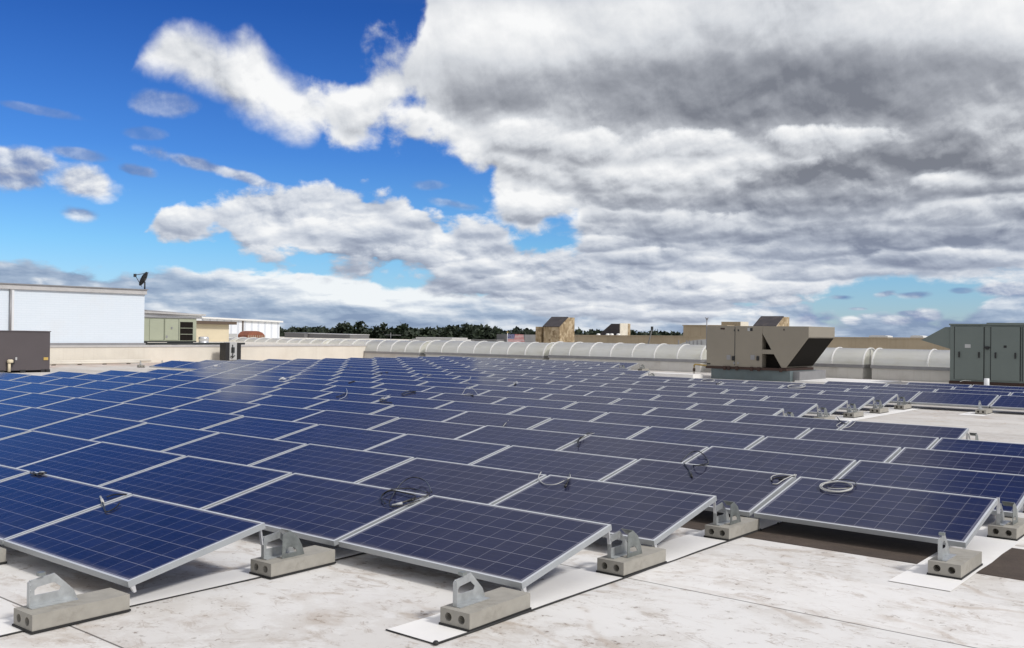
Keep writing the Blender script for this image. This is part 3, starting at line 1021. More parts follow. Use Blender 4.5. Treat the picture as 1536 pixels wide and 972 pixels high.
PROTO = make_panel()
PKIDS = tree_of(PROTO)
PKIDS_FAR = [k for k in PKIDS if not k[0].name.startswith('junction')]
rng = random.Random(4)
panels, used, N_SOLAR = {}, False, 0
slots = []
for r in range(-1, 21):
    for run, (a, b) in enumerate(row_runs(r)):
        for k, c in enumerate(range(b, a, -1)):        # c is the seam on the panel's right
            pts = [panel_point(c - 1, r, 0), panel_point(c, r, 0), panel_point(c - 1, r, 1), panel_point(c, r, 1)]
            if in_view(pts):
                slots.append((r, run, a, b, c))
run_seen = {}
for r, run, a, b, c in slots:
    run_seen.setdefault((r, run), []).append(c)
clip = MB()
clip.prism([(-0.03, 0.030, -0.085), (-0.03, 0.045, -0.085), (-0.03, 0.045, -0.041), (-0.03, 0.015, -0.041)], (0.022, 0, 0))
clip_me = None
for r, run, a, b, c in slots:
    far = r > 7
    if not used:
        p, used = PROTO, True
    else:
        p = copy_tree(PROTO, PKIDS_FAR if far else PKIDS)
    pos = panel_point(c - 1, r, 0)
    p.location = (pos.x + (COLP - PL) / 2 + rng.uniform(-0.006, 0.006), pos.y + rng.uniform(-0.006, 0.006), pos.z)
    p.rotation_euler = (TILT + math.radians(rng.uniform(-0.35, 0.35)), math.radians(rng.uniform(-0.22, 0.22)), math.radians(rng.uniform(-0.1, 0.1)))
    row = ORD[r + 2]
    rowtxt = 'front row' if r == -1 else ('rearmost row' if r == 20 else row + ' row from the front')
    vis = run_seen[(r, run)]
    k = b - c + 1
    if (r in (14, 15) and run == 1) or r in (12, 13):
        # runs on beyond the right edge of the picture: count from what can be seen
        vis2 = [q for q in vis if to_px(panel_point(q - 1, r, 1))[0] < 1530]
        k = max(vis2) - c + 1 if c <= max(vis2) else 0
        if r in (14, 15):
            nth = ORD[c - a]
            lab = 'blue panel in the short far-right run, %s from its left end, %s' % (nth, 'front line' if r == 14 else 'back line')
        elif k < 1:
            lab = 'blue solar panel cut off by the right edge, %s' % rowtxt
        else:
            lab = 'blue solar panel, %s from the right picture edge, %s' % (ORD[k], rowtxt)
    elif k == 1:
        lab = 'blue solar panel at the right end of the %s' % rowtxt
    else:
        lab = 'blue solar panel, %s from the right end of the %s' % (ORD[k], rowtxt)
    tag(p, lab)
    panels[(r, c)] = p
    if c == b and r < 13:                  # bright clip under the low corner at the end of a row
        if clip_me is None:
            for q in clip.bm.verts:
                q.co.x += PL
            co = clip.build('clip', M['bright_metal'], p)
            clip_me = co.data
        else:
            co = bpy.data.objects.new('clip', clip_me)
            COL.objects.link(co)
            co.parent = p
print('PANELS', len(slots))

# ------------------------------------------------------------------ concrete ballast blocks with brackets
BW, BL, BH = 0.215, 0.56, 0.098


def make_block(kind):
    root = thing('ballast_block', (0, 0, 0), 'x', 'ballast block', 'concrete ballast blocks holding the panel rows')
    # body: a block with two bores in its front end, built as a profile swept along y
    mb = MB()
    n = 12
    bores = [(-0.048, 0.046), (0.048, 0.046)]
    rad = 0.0245
    # front face with two holes: bridge each square cell to its bore
    bmx = mb.bm
    xs = [-BW / 2, 0.0, BW / 2]
    depth = 0.09
    fs = []
    for s, (bx, bz) in enumerate(bores):
        x0, x1 = xs[s], xs[s + 1]
        outer = []
        for k in range(n):
            a = 2 * PI * k / n + PI / 4
            ca, sa = math.cos(a), math.sin(a)
            # walk round the cell rectangle in step with the bore
            t = 1.0 / max(abs(ca), abs(sa))
            ux, uz = ca * t, sa * t
            outer.append(((x0 + x1) / 2 + ux * (x1 - x0) / 2, BH / 2 + 0.006 + uz * (BH / 2 - 0.006)))
        vo = [bmx.verts.new((q[0], 0, q[1])) for q in outer]
        vi = [bmx.verts.new((bx + rad * math.cos(2 * PI * k / n + PI / 4), 0, bz + 0.008 + rad * math.sin(2 * PI * k / n + PI / 4))) for k in range(n)]
        vd = [bmx.verts.new((v.co.x, depth, v.co.z)) for v in vi]
        for k in range(n):
            j = (k + 1) % n
            fs += [bmx.faces.new((vo[k], vo[j], vi[j], vi[k])), bmx.faces.new((vi[k], vi[j], vd[j], vd[k]))]
        fs.append(bmx.faces.new(vd))
    z0 = 0.012
    P8 = {(i, j, k): bmx.verts.new((xs[0] if i == 0 else xs[2], 0 if j == 0 else BL, z0 if k == 0 else BH)) for i in (0, 1) for j in (0, 1) for k in (0, 1)}
    for q in (((0, 0, 1), (1, 0, 1), (1, 1, 1), (0, 1, 1)), ((0, 0, 0), (0, 1, 0), (1, 1, 0), (1, 0, 0)), ((0, 0, 0), (0, 0, 1), (0, 1, 1), (0, 1, 0)),
              ((1, 0, 0), (1, 1, 0), (1, 1, 1), (1, 0, 1)), ((0, 1, 0), (0, 1, 1), (1, 1, 1), (1, 1, 0))):
        fs.append(bmx.faces.new([P8[k] for k in q]))
    bmesh.ops.remove_doubles(bmx, verts=bmx.verts, dist=0.0008)
    bmesh.ops.recalc_face_normals(bmx, faces=bmx.faces[:])
    body = mb.build('block_body', M['block'], root)
    pad = MB()
    pad.box((-BW / 2 - 0.006, -0.006, 0.0), (BW / 2 + 0.006, BL + 0.006, 0.0118))
    pad.build('rubber_pad', M['rubber'], root)
    # bracket: upright plate with a long window, foot flange, back lip
    z = BH
    br = MB()
    hgt = 0.165
    out = [(-0.055, 0.045, z), (-0.055, 0.045, z + 0.138), (-0.055, 0.06, z + 0.148), (-0.055, 0.195, z + 0.166), (-0.055, 0.305, z + 0.055), (-0.055, 0.330, z)]
    inn = [(-0.055, 0.085, z + 0.062), (-0.055, 0.085, z + 0.090), (-0.055, 0.100, z + 0.104), (-0.055, 0.195, z + 0.116), (-0.055, 0.235, z + 0.082), (-0.055, 0.225, z + 0.062)]
    br.ring_prism(out, inn, (0.004, 0, 0))
    br.box((-0.0505, 0.047, z + 0.0005), (0.0, 0.31, z + 0.005))
    br.box((-0.0505, 0.0445, z + 0.006), (-0.025, 0.0485, z + hgt * 0.86))
    for k, zz in enumerate((0.06, 0.09, 0.12, 0.145)):
        br.tube([(-0.0575, 0.062, z + zz), (-0.0495, 0.062, z + zz)], 0.0055, 6)
    bk = br.build('mounting_bracket', M['galv'], root)
    if kind == 'loaded':
        # second side plate, its shade put into the darker zinc colour
        d = MB()
        fin_o = [(0.048, 0.135, z), (0.048, 0.140, z + 0.165), (0.048, 0.205, z + 0.178), (0.048, 0.268, z + 0.135), (0.048, 0.305, z + 0.07), (0.048, 0.330, z)]
        fin_i = [(0.048, 0.165, z + 0.030), (0.048, 0.168, z + 0.062), (0.048, 0.195, z + 0.072), (0.048, 0.232, z + 0.066), (0.048, 0.258, z + 0.045), (0.048, 0.262, z + 0.030)]
        d.ring_prism(fin_o, fin_i, (0.004, 0, 0))
        d.prism([(-0.0505, 0.206, z + 0.1775), (0.0475, 0.206, z + 0.1775), (0.0475, 0.268, z + 0.134), (-0.0505, 0.268, z + 0.134)], (0, 0.002, 0.003))
        d.build('shaded_side_plate', M['galv_dark'], bk)
        s = MB()
        s.prism([(-0.046, 0.030, z + 0.10), (-0.046, 0.040, z + 0.10), (-0.046, 0.020, z + 0.235), (-0.046, 0.005, z + 0.235)], (0.022, 0, 0))
        s.build('panel_clamp', M['bright_metal'], bk)
    else:
        s = MB()
        s.box((-0.066, 0.10, z + hgt + 0.001), (-0.03, 0.135, z + hgt + 0.02))
        s.build('panel_clamp', M['galv_dark'], bk)
    return root


BLOCKS = {'loaded': make_block('loaded'), 'bare': make_block('bare')}
BKIDS = {k: tree_of(v) for k, v in BLOCKS.items()}
b_used = set()


def place_block(kind, x, y, label, rz=0.0, z=0.006):
    if kind not in b_used:
        o = BLOCKS[kind]
        b_used.add(kind)
    else:
        o = copy_tree(BLOCKS[kind], BKIDS[kind])
    o.location = (x, y, z)
    o.rotation_euler = (0, 0, rz)
    return tag(o, label)


def seam_block(c, r, kind, label, dx=-0.015, dy=0.0, rz=0.0):
    return place_block(kind, c * COLP + dx + ROWDX.get(r, 0) * 0.5, r * ROWP - 0.575 + dy, label, rz)


seam_block(-1, -1, 'bare', 'grey concrete block with empty bracket in the bottom left corner', -0.03, -0.03, 0.015)
seam_block(-1, 0, 'loaded', 'concrete block under the high right corner of the front left panel', -0.035, -0.03, 0.03)
seam_block(0, 0, 'bare', 'concrete block with empty bracket at the bottom centre, nearest the viewer', -0.02, 0.0, 0.03)
seam_block(0, 1, 'loaded', 'concrete block between the ends of the second and third panel rows', -0.03, 0.03)
seam_block(0, 2, 'loaded', 'concrete block beside the dark felt strip, at the third row\'s end', -0.035, 0.03)
seam_block(1, 2, 'bare', 'concrete block with empty bracket at the right, on a white sheet corner', 0.0, -0.02)
seam_block(1, 3, 'loaded', 'concrete block cut off by the right edge, under the coiled cable\'s panel corner', 0.0, 0.10)
seam_block(1, 4, 'loaded', 'concrete block at the end of the fifth row, right edge')
seam_block(-2, -1, 'bare', 'concrete block at the left edge under the front row\'s low edge')
seam_block(0, 7, 'loaded', 'block with grey fin bracket at the end of the eighth row')
for r, w in ((8, 'ninth'), (9, 'tenth'), (10, 'eleventh'), (11, 'twelfth'), (12, 'thirteenth')):
    seam_block(-2, r, 'loaded', 'block with bracket at the end of the %s row, beside the bare patch' % w)
seam_block(-1, 12, 'bare', 'lone block with empty bracket on the bare roof, front of the blue run')
for c, r, t in ((-11, 20, 'rearmost but one'), (-11, 21, 'rearmost'), (-9, 17, 'eighteenth'), (-8, 16, 'seventeenth'), (-8, 15, 'sixteenth')):
    seam_block(c, r, 'loaded', 'tiny block at the far right end of the %s row' % t)
# spare blocks left on the bare roof at the far left end of the array
for px, py, rz, t in ((213, 551.5, 1.2, 'spare concrete block with upright bracket on the bare roof by the low wall'),
                      (246, 551.0, 1.25, 'spare concrete block between the two other spare blocks, far left'),
                      (272, 551.2, 1.3, 'spare concrete block nearest the blue panels, far left')):
    p = on_z(px, py, 0.0)
    place_block('bare', p.x, p.y, t, rz)

# ------------------------------------------------------------------ white slip sheets under the block lines


def slip_sheet(c, y0, y1, label, x0=-0.275, x1=0.098, edge=True, taper=0.0):
    cx = c * COLP
    root = thing('slip_sheet', (cx, y0, 0.0), label, 'roof sheet', 'white slip sheets under the ballast blocks')
    mb = MB()
    n = max(2, int((y1 - y0) / 0.35))
    L = []
    rg = random.Random(int(100 + c * 7))
    lft, rgt = [], []
    for k in range(n + 1):
        y = y0 + (y1 - y0) * k / n
        j = rg.uniform(-0.006, 0.006)
        lft.append((cx + x0 + j, y, 0.0045))
        rgt.append((cx + x1 + rg.uniform(-0.006, 0.006) + taper * k / n, y, 0.0045))
    mb.prism(lft + rgt[::-1], (0, 0, 0.0014))
    pt = Part(root)
    pt.add(mb, 'membrane', M['sheet'])
    if edge:
        e = MB()
        e.tube([(p[0] + 0.004, p[1], 0.006 + rg.uniform(0, 0.003)) for p in rgt], [rg.uniform(0.0035, 0.007) for p in rgt], 5)
        e.tube([(lft[0][0], lft[0][1] - 0.003, 0.006), (cx, lft[0][1] - 0.005, 0.007), (rgt[0][0], rgt[0][1] - 0.003, 0.006)], 0.004, 5)
        e.lathe((rgt[0][0], rgt[0][1], 0.003), [(0.015, 0), (0.02, 0.008), (0.010, 0.02)], 8)
        for k in range(3):
            q = rgt[rg.randrange(1, n)]
            e.lathe((q[0] + 0.006, q[1], 0.003), [(0.012, 0), (0.010, 0.012), (0.004, 0.018)], 7)
        pt.add(e, 'edge_seal', M['sealant'])
    return root


slip_sheet(-1, -3.2, 6.0, 'long white sheet under the left block line, running in from the bottom left corner', -0.31, 0.0, True, -0.05)
slip_sheet(0, -0.84, 6.0, 'white sheet with black sealed edge under the centre block line', -0.275, 0.098, True, -0.03)
slip_sheet(1, 2.14, 8.5, 'short clean white sheet under the block at the right', -0.245, 0.150, False)
slip_sheet(-2, 10.3, 19.0, 'distant white sheet under the blocks beside the bare patch', -0.30, 0.30, False)
slip_sheet(-1, 17.5, 19.4, 'small distant white sheet under the lone block', -0.35, 0.16, False)

# ------------------------------------------------------------------ loose cables lying on the panels


def find_row(px, py, lo=-1, hi=20):
    best = None
    for r in range(lo, hi + 1):
        o = panel_point(0, r, 0)
        d = ray(px, py)
        den = d.dot(NT)
        if abs(den) < 1e-6:
            continue
        t = (o - CAM).dot(NT) / den
        p = CAM + d * t
        s = (p - o).dot(ST) / PW
        if -0.02 <= s <= 1.03 and (best is None or t < best[0]):
            best = (t, r, p)
    return best


def on_panel(px, py, lift=0.006):
    b = find_row(px, py)
    return b[2] + NT * lift, b[1]


def spline(pts, n=8, closed=False):
    P = [Vector(p) for p in pts]
    out = []
    m = len(P)
    for i in range(m if closed else m - 1):
        a, b, c, d = (P[(i - 1) % m] if closed or i else P[0]), P[i], P[(i + 1) % m], (P[(i + 2) % m] if closed else P[min(i + 2, m - 1)])
        for k in range(n):
            t = k / n
            out.append(0.5 * ((2 * b) + (c - a) * t + (2 * a - 5 * b + 4 * c - d) * t * t + (3 * b - a - 3 * c + d) * t ** 3))
    if not closed:
        out.append(P[-1])
    return out


def cable(strands, label, plugs=(), group=None):
    """strands: (list of picture points, radius, colour); plugs: (point, point, colour)"""
    first = strands[0][0][0]
    p0, r0 = on_panel(*first)
    root = thing('cable', p0, label, 'cable', 'loose connector cables lying on the panels')
    pt = Part(root)
    rg = random.Random(len(label))
    for pts, rad, colr in strands:
        P = []
        for k, q in enumerate(pts):
            lift = q[2] if len(q) > 2 else 0.007 + 0.010 * rg.random()
            P.append(on_panel(q[0], q[1], lift)[0])
        mb = MB()
        mb.tube(spline(P, 7), rad * (1.35 if colr == 'cable_black' else 1.0), 7)
        pt.add(mb, 'wire', M[colr])
    for (a, b, colr) in plugs:
        A, B = on_panel(*a, 0.012)[0], on_panel(*b, 0.012)[0]
        mb = MB()
        mb.tube([A, A.lerp(B, 0.45), A.lerp(B, 0.5), B], [0.008, 0.008, 0.011, 0.011], 8)
        pt.add(mb, 'plug', M[colr])
    return root


def coil(px, py, rx, turns, label, colr='cable_white', rad=0.0042, aspect=0.8, tail=True):
    c, r = on_panel(px, py)
    root = thing('cable_coil', c, label, 'cable', 'loose connector cables lying on the panels')
    rg = random.Random(int(px))
    X = Vector((1, 0, 0))
    pts = []
    N = turns * 14
    for k in range(N + 1):
        a = 2 * PI * k / 14
        j = 1 + 0.05 * math.sin(a * 0.37 + k * 0.05) + rg.uniform(-0.012, 0.012)
        pts.append(c + X * (rx * j * math.cos(a)) + ST * (rx * aspect * j * math.sin(a)) + NT * (0.004 + 0.006 * (k / N) + 0.004 * math.sin(a * 1.7)))
    if tail:
        pts += [c + X * (rx * 0.3) - ST * (rx * 0.45) + NT * 0.012, c - X * (rx * 0.35) - ST * (rx * 0.55) + NT * 0.01]
    mb = MB()
    mb.tube(spline(pts, 2), rad, 6)
    Part(root).add(mb, 'wire', M[colr])
    return root


coil(1255, 732, 0.135, 4, 'neat round coil of pale cable lying on a third-row panel', aspect=0.95)
_w = coil(1262, 728, 0.125, 1, 'single black turn of cable lying inside the pale coil', 'cable_black', 0.004, 0.95, False)
cable([([(572, 752), (574, 744), (592, 736), (622, 735), (642, 741)], 0.0040, 'cable_black'), ([(578, 758), (572, 748), (586, 738), (610, 742), (624, 747), (600, 756)], 0.0040, 'cable_black'),
       ([(648, 741), (640, 730, 0.05), (622, 725, 0.06), (606, 730, 0.05), (592, 742), (584, 760), (600, 762), (630, 752)], 0.0036, 'cable_black'), ([(600, 757), (640, 745), (645, 741)], 0.0036, 'cable_black')],
      'big tangle of black cable over the seam near the centre front', [((588, 760), (604, 757), 'plug'), ((612, 754), (622, 751), 'cable_black')])
cable([([(812, 710), (808, 718), (816, 727), (832, 729), (846, 723), (855, 719), (855, 713)], 0.0038, 'cable_white'), ([(855, 711), (853, 720), (849, 730)], 0.0036, 'cable_black')],
      'pale loop of cable with black plug right of the seam in the third row', [((853, 722), (848, 732), 'cable_black')])
cable([([(1022, 694), (1036, 683, 0.03), (1050, 684, 0.05), (1062, 694, 0.03), (1060, 699), (1040, 699), (1062, 697)], 0.0043, 'cable_black'), ([(1026, 697), (1033, 706), (1038, 714)], 0.0043, 'cable_black')],
      'open loop of black cable above the seam in the fourth row', [((1034, 708), (1038, 717), 'cable_black')])
cable([([(1157, 722), (1158, 716), (1172, 714), (1190, 715), (1195, 714)], 0.0040, 'cable_white'), ([(1158, 724), (1160, 719), (1176, 717), (1192, 716)], 0.0040, 'cable_black'), ([(1193, 714), (1176, 722), (1166, 727), (1159, 727)], 0.0040, 'cable_white')],
      'flattened black and white loop just left of the neat pale coil', [((1168, 721), (1178, 720), 'cable_black')])
cable([([(889, 650), (876, 655), (869, 661), (867, 672)], 0.0043, 'cable_black'), ([(884, 649), (871, 657), (866, 666)], 0.0043, 'cable_black'), ([(892, 651), (880, 655), (872, 658)], 0.0036, 'cable_white')],
      'short dangling bunch of black cable at a seam in the middle rows')
cable([([(190, 743), (172, 744), (160, 747)], 0.0040, 'cable_black'), ([(154, 754), (156, 762), (160, 769), (172, 764), (180, 757)], 0.0040, 'cable_black')],
      'black wire with white plug on the front left seam', [((151, 747), (155, 756), 'cable_white')])
cable([([(46, 711), (52, 713), (60, 712), (70, 712)], 0.0050, 'cable_black'), ([(50, 709), (58, 714), (66, 711)], 0.0050, 'cable_black')],
      'small black cable knot at the left edge of the second seam', [((60, 710), (66, 711), 'plug')])
cable([([(1262, 634), (1255, 640, 0.02), (1262, 643), (1274, 641), (1283, 634)], 0.0040, 'cable_white'), ([(1256, 629, 0.03), (1262, 634), (1270, 637)], 0.0050, 'cable_black')],
      'pale cable loop at the back row corner beside the bare patch')
cable([([(755, 640), (759, 636), (763, 631)], 0.0043, 'cable_white'), ([(755, 639), (757, 637)], 0.0058, 'cable_black')], 'short upright white wire end in the middle of the array')
cable([([(509, 600), (518, 596), (521, 590, 0.03), (520, 586, 0.05)], 0.0043, 'cable_white'), ([(504, 596), (512, 594), (519, 590)], 0.0058, 'cable_black')], 'bent white and black wire left of centre in the array')
cable([([(570, 599), (575, 597), (586, 593)], 0.0050, 'cable_white'), ([(570, 602), (578, 604), (588, 605)], 0.0072, 'cable_black'), ([(570, 600), (580, 601)], 0.0072, 'cable_black')], 'black and white wire bunch on a centre seam')
cable([([(604, 593), (615, 590), (624, 588), (612, 588), (602, 592)], 0.0065, 'cable_black')], 'flat black cable loop beyond the wire bunch on a centre seam')
cable([([(693, 593), (700, 587, 0.08), (706, 586, 0.09), (712, 589, 0.06), (717, 593)], 0.0043, 'cable_white'), ([(695, 593), (703, 592), (709, 593)], 0.0065, 'cable_white')], 'white arching wire standing up from the middle rows', [((706, 593), (710, 594), 'cable_black')])
cable([([(700, 573), (706, 570, 0.05), (706, 567, 0.05)], 0.0050, 'cable_white'), ([(694, 574), (704, 575)], 0.0050, 'cable_white')], 'small white wire curl beyond the arching white wire')
cable([([(772, 578), (774, 576)], 0.0115, 'cable_black'), ([(770, 575), (776, 573)], 0.0050, 'cable_white')], 'dark plug on a seam right of centre')
cable([([(634, 563), (640, 562), (648, 563)], 0.0050, 'cable_white'), ([(640, 565), (646, 563)], 0.0050, 'cable_white')], 'pale wire scrap in the distant middle rows')
cable([([(562, 562), (572, 560), (582, 559)], 0.0072, 'cable_black')], 'dark wire on a distant centre seam')
cable([([(522, 552), (528, 550)], 0.0101, 'cable_black')], 'dark wire scrap on a distant row left of centre')
cable([([(523, 575), (528, 573), (533, 572)], 0.0086, 'cable_black')], 'dark wire lying on a panel left of centre')
coil(1195, 580, 0.22, 3, 'distant white coil in front of the beige rooftop unit', rad=0.006, aspect=0.9)
coil(1062, 571.5, 0.20, 2, 'distant white coil at the foot of the beige unit\'s left end', rad=0.006, aspect=0.9)
cable([([(1076, 577), (1080, 574), (1083, 573)], 0.0065, 'cable_white'), ([(1074, 576), (1079, 576)], 0.0072, 'cable_black')], 'distant white wire end below the beige unit')
cable([([(1440, 573), (1447, 571), (1456, 572)], 0.0058, 'cable_white')], 'thin white wire in front of the grey-green cabinet')
cable([([(860, 547), (866, 545), (872, 546)], 0.0086, 'cable_white')], 'pale wire scrap near the far right end of the array')
for px, py, t in ((430, 570, 'pale crumpled packing lying on a panel, left of centre'), (325, 551, 'pale packing scrap on a panel in front of the low wall')):
    c, r = on_panel(px, py, 0.002)
    root = thing('packing_scrap', c, t, 'packing')
    mb = MB()
    rg = random.Random(int(px))
    for k in range(5):
        o = c + Vector((rg.uniform(-0.2, 0.2), 0, 0)) + ST * rg.uniform(-0.1, 0.12)
        a = [o + Vector((rg.uniform(-0.12, 0.12), 0, 0)) + ST * rg.uniform(-0.1, 0.1) + NT * rg.uniform(0, 0.07) for q in range(4)]
        mb.prism([a[0], a[1], a[2]], NT * 0.01)
    Part(root).add(mb, 'crumpled_sheet', M['backsheet'])

# ------------------------------------------------------------------ barrel skylights in one long line
SY0, SY1 = 33.0, 34.8


def skylight(x0, x1, dz, label, nrib):
    """x0 is the right end, x1 the left end"""
    root = thing('barrel_skylight', ((x0 + x1) / 2, SY0, 0), label, 'skylight', 'barrel vault skylights in one line')
    pt = Part(root)
    zc = 0.55 + dz
    cy, ry, rz = (SY0 + SY1) / 2, 0.86, 0.63
    mb = MB()
    mb.box((x1, SY0, 0.0), (x0, SY1, zc - 0.12))
    pt.add(mb, 'curb', M['curb'], 0.01)
    mb = MB()
    mb.box((x1 - 0.04, SY0 - 0.05, zc - 0.118), (x0 + 0.04, SY1 + 0.05, zc))
    pt.add(mb, 'sill_rail', M['flashing'])
    n = 18
    arc = [(cy - ry * math.cos(PI * k / n), zc + 0.002 + rz * math.sin(PI * k / n)) for k in range(n + 1)]
    mb = MB()
    A = [mb.bm.verts.new((x1 + 0.03, a, b)) for a, b in arc]
    B = [mb.bm.verts.new((x0 - 0.03, a, b)) for a, b in arc]
    for k in range(n):
        f = mb.bm.faces.new((A[k], B[k], B[k + 1], A[k + 1]))
        f.smooth = True
    bmesh.ops.recalc_face_normals(mb.bm, faces=mb.bm.faces[:])
    pt.add(mb, 'glazing', M['skylight'])
    for xx in (x0 - 0.034, x1 + 0.034):
        mb = MB()
        mb.prism([(xx, a, b) for a, b in [(cy - (ry - 0.02) * math.cos(PI * k / n), zc + 0.003 + (rz - 0.02) * math.sin(PI * k / n)) for k in range(n + 1)]], (-0.01 if xx > (x0 + x1) / 2 else 0.01, 0, 0))
        e = pt.add(mb, 'end_panel', M['skylight'])
        m2 = MB()
        s = 1 if xx > (x0 + x1) / 2 else -1
        m2.box((xx + s * 0.001, cy - 0.02, zc + 0.01), (xx + s * 0.02, cy + 0.02, zc + rz - 0.03))
        pt.add(m2, 'mullion', M['flashing'], 0, None)
    for k in range(nrib + 1):
        xx = x0 + (x1 - x0) * k / nrib
        w = 0.055
        outer = [(cy - (ry + 0.03) * math.cos(PI * j / n), zc + 0.004 + (rz + 0.03) * math.sin(PI * j / n)) for j in range(n + 1)]
        inner = [(cy - (ry + 0.004) * math.cos(PI * j / n), zc + 0.004 + (rz + 0.004) * math.sin(PI * j / n)) for j in range(n + 1)]
        mb = MB()
        for j in range(n):
            mb.prism([(xx - w / 2, *outer[j]), (xx - w / 2, *outer[j + 1]), (xx - w / 2, *inner[j + 1]), (xx - w / 2, *inner[j])], (w, 0, 0))
        bmesh.ops.remove_doubles(mb.bm, verts=mb.bm.verts, dist=0.0005)
        pt.add(mb, 'rib', M['rib'])
    return root


skylight(-16.5, -24.7, 0.0, 'long barrel skylight ending beside the beige rooftop unit', 7)
skylight(-25.1, -33.1, -0.05, 'barrel skylight between two gaps, in front of the flag', 7)
skylight(-33.6, -41.5, -0.10, 'barrel skylight in front of the dark trees, where the low wall meets it', 7)
skylight(-42.0, -50.9, -0.13, 'barrel skylight right of the black and grey condenser, in front of the white shed', 8)
skylight(-51.4, -60.0, -0.17, 'farthest barrel skylight, behind the round metal vent', 8)
skylight(-9.5, -15.7, 0.0, 'barrel skylight with arched end, right of the beige rooftop unit', 5)
skylight(-1.0, -9.15, 0.0, 'barrel skylight running behind the grey-green cabinet', 4)

# ------------------------------------------------------------------ beige rooftop air handling unit with V-shaped hood
Y0 = 28.2


def fz(px, py, y=None):
    return on_y(px, py, Y0 if y is None else y)


def rtu():
    D = 2.45
    b = fz(1150, 568)
    root = thing('rooftop_unit', (fz(1143, 550).x, Y0, 0.0), 'beige rooftop air handling unit with V-shaped intake hood', 'rooftop unit')
    pt = Part(root)
    zt = fz(1143, 489.2).z
    zb = fz(1100, 550).z
    xl, xm = fz(1060, 520).x, fz(1143, 520).x
    mb = MB()
    mb.box((xl, Y0, zb), (xm, Y0 + D, zt))
    cab = pt.add(mb, 'cabinet', M['rtu'], 0.008)
    # open bay beside the cabinet, its shade painted as a dark box
    xr = fz(1213, 500).x
    hz = fz(1213, 505.5).z
    x1, x2 = fz(1172, 550).x, fz(1178, 550).x
    zbar1, zbar0 = fz(1150, 524.5).z, fz(1150, 531).z
    mb = MB()
    mb.box((xm + 0.002, Y0 + 0.35, zb), (x1, Y0 + D - 0.1, zt - 0.25))
    pt.add(mb, 'intake_bay', M['rtu_dark'])
    mb = MB()
    xs = xm + 0.003
    mb.prism([(xs, Y0 + 0.004, zt), (xr, Y0 + 0.004, zt), (xr, Y0 + 0.004, hz), (x2, Y0 + 0.004, zb + 0.02), (x1, Y0 + 0.004, zb + 0.02), (xs, Y0 + 0.004, fz(1143, 500).z)], (0, D - 0.008, 0))
    hood = pt.add(mb, 'intake_hood', M['rtu'], 0.006)
    mb = MB()
    e = Vector((xr - x2, 0, hz - zb - 0.02)).normalized()
    nn = Vector((e.z, 0, -e.x))
    a = Vector((x2, Y0 + 0.07, zb + 0.02)) + e * 0.06 + nn * 0.006
    c = Vector((xr, Y0 + 0.07, hz)) - e * 0.05 + nn * 0.006
    mb.prism([a, c, c + Vector((0, D - 0.14, 0)), a + Vector((0, D - 0.14, 0))], nn * 0.01)
    pt.add(mb, 'filter_mesh', M['rtu_dark'], 0, hood).location
    mb = MB()
    mb.prism([(xm + 0.003, Y0 + 0.006, zbar1), (fz(1158, 524.5).x, Y0 + 0.006, zbar1), (fz(1162, 531).x, Y0 + 0.006, zbar0), (xm + 0.003, Y0 + 0.006, zbar0)], (0, 0.2, 0))
    pt.add(mb, 'cross_bar', M['rtu'])
    # base rail and curb
    mb = MB()
    mb.box((xl - 0.02, Y0 - 0.03, zb - 0.09), (x2 + 0.05, Y0 + D, zb - 0.002))
    for px in (1088, 1094, 1106, 1128, 1139, 1172):
        x = fz(px, 552).x
        mb.box((x - 0.05, Y0 - 0.075, zb - 0.13), (x + 0.05, Y0 - 0.032, zb + 0.02))
    pt.add(mb, 'base_rail', M['rust'])
    mb = MB()
    mb.box((fz(1066, 560).x, Y0 + 0.04, 0.0), (fz(1222, 560, Y0 + 0.04).x - 0.9, Y0 + D - 0.05, zb - 0.092))
    pt.add(mb, 'roof_curb', M['teal'])
    mb = MB()
    mb.box((x2 + 0.06, Y0 + 0.3, 0.0), (fz(1180, 560).x + 0.35, Y0 + D + 0.3, zb - 0.11))
    pt.add(mb, 'side_curb', M['flashing'])
    # door joints, vents, latches, labels
    mb = MB()
    for px in (1102.5,):
        x = fz(px, 500).x
        mb.box((x - 0.012, Y0 - 0.004, zb + 0.05), (x + 0.012, Y0 - 0.001, zt - 0.04))
    pt.add(mb, 'door_joint', M['gap'])
    for px, py, w, h in ((1093, 536, 0.16, 0.17), (1129, 536, 0.16, 0.17)):
        q = fz(px, py)
        mb = MB()
        mb.box((q.x - w / 2, Y0 - 0.01, q.z - h / 2), (q.x + w / 2, Y0 - 0.001, q.z + h / 2))
        pt.add(mb, 'vent', M['flashing'])
    for px, py in ((1100, 537), (1137, 537)):
        q = fz(px, py)
        mb = MB()
        mb.box((q.x - 0.045, Y0 - 0.05, q.z - 0.09), (q.x + 0.045, Y0 - 0.001, q.z + 0.07))
        pt.add(mb, 'latch', M['black'], 0.01)
    for px, py, w, h, mt in ((1084, 493, 0.17, 0.06, 'rust'), (1102, 495.5, 0.05, 0.07, 'gap'), (1107.5, 495.5, 0.05, 0.07, 'gap'), (1124, 494, 0.14, 0.12, 'plug'), (1127, 494.3, 0.10, 0.11, 'black'), (1176, 494.5, 0.04, 0.06, 'rust'),
                             (1063, 545.5, 0.14, 0.05, 'black'), (1101, 544.5, 0.06, 0.07, 'flashing'), (1107, 544.5, 0.06, 0.07, 'flashing')):
        q = fz(px, py)
        mb = MB()
        dy = 0.003 if mt != 'black' else 0.006
        mb.box((q.x - w / 2, Y0 - dy - 0.004, q.z - h / 2), (q.x + w / 2, Y0 - 0.001, q.z + h / 2))
        pt.add(mb, 'label_plate', M[mt])
    # thin aerial on the left corner
    mb = MB()
    q = fz(1059, 479)
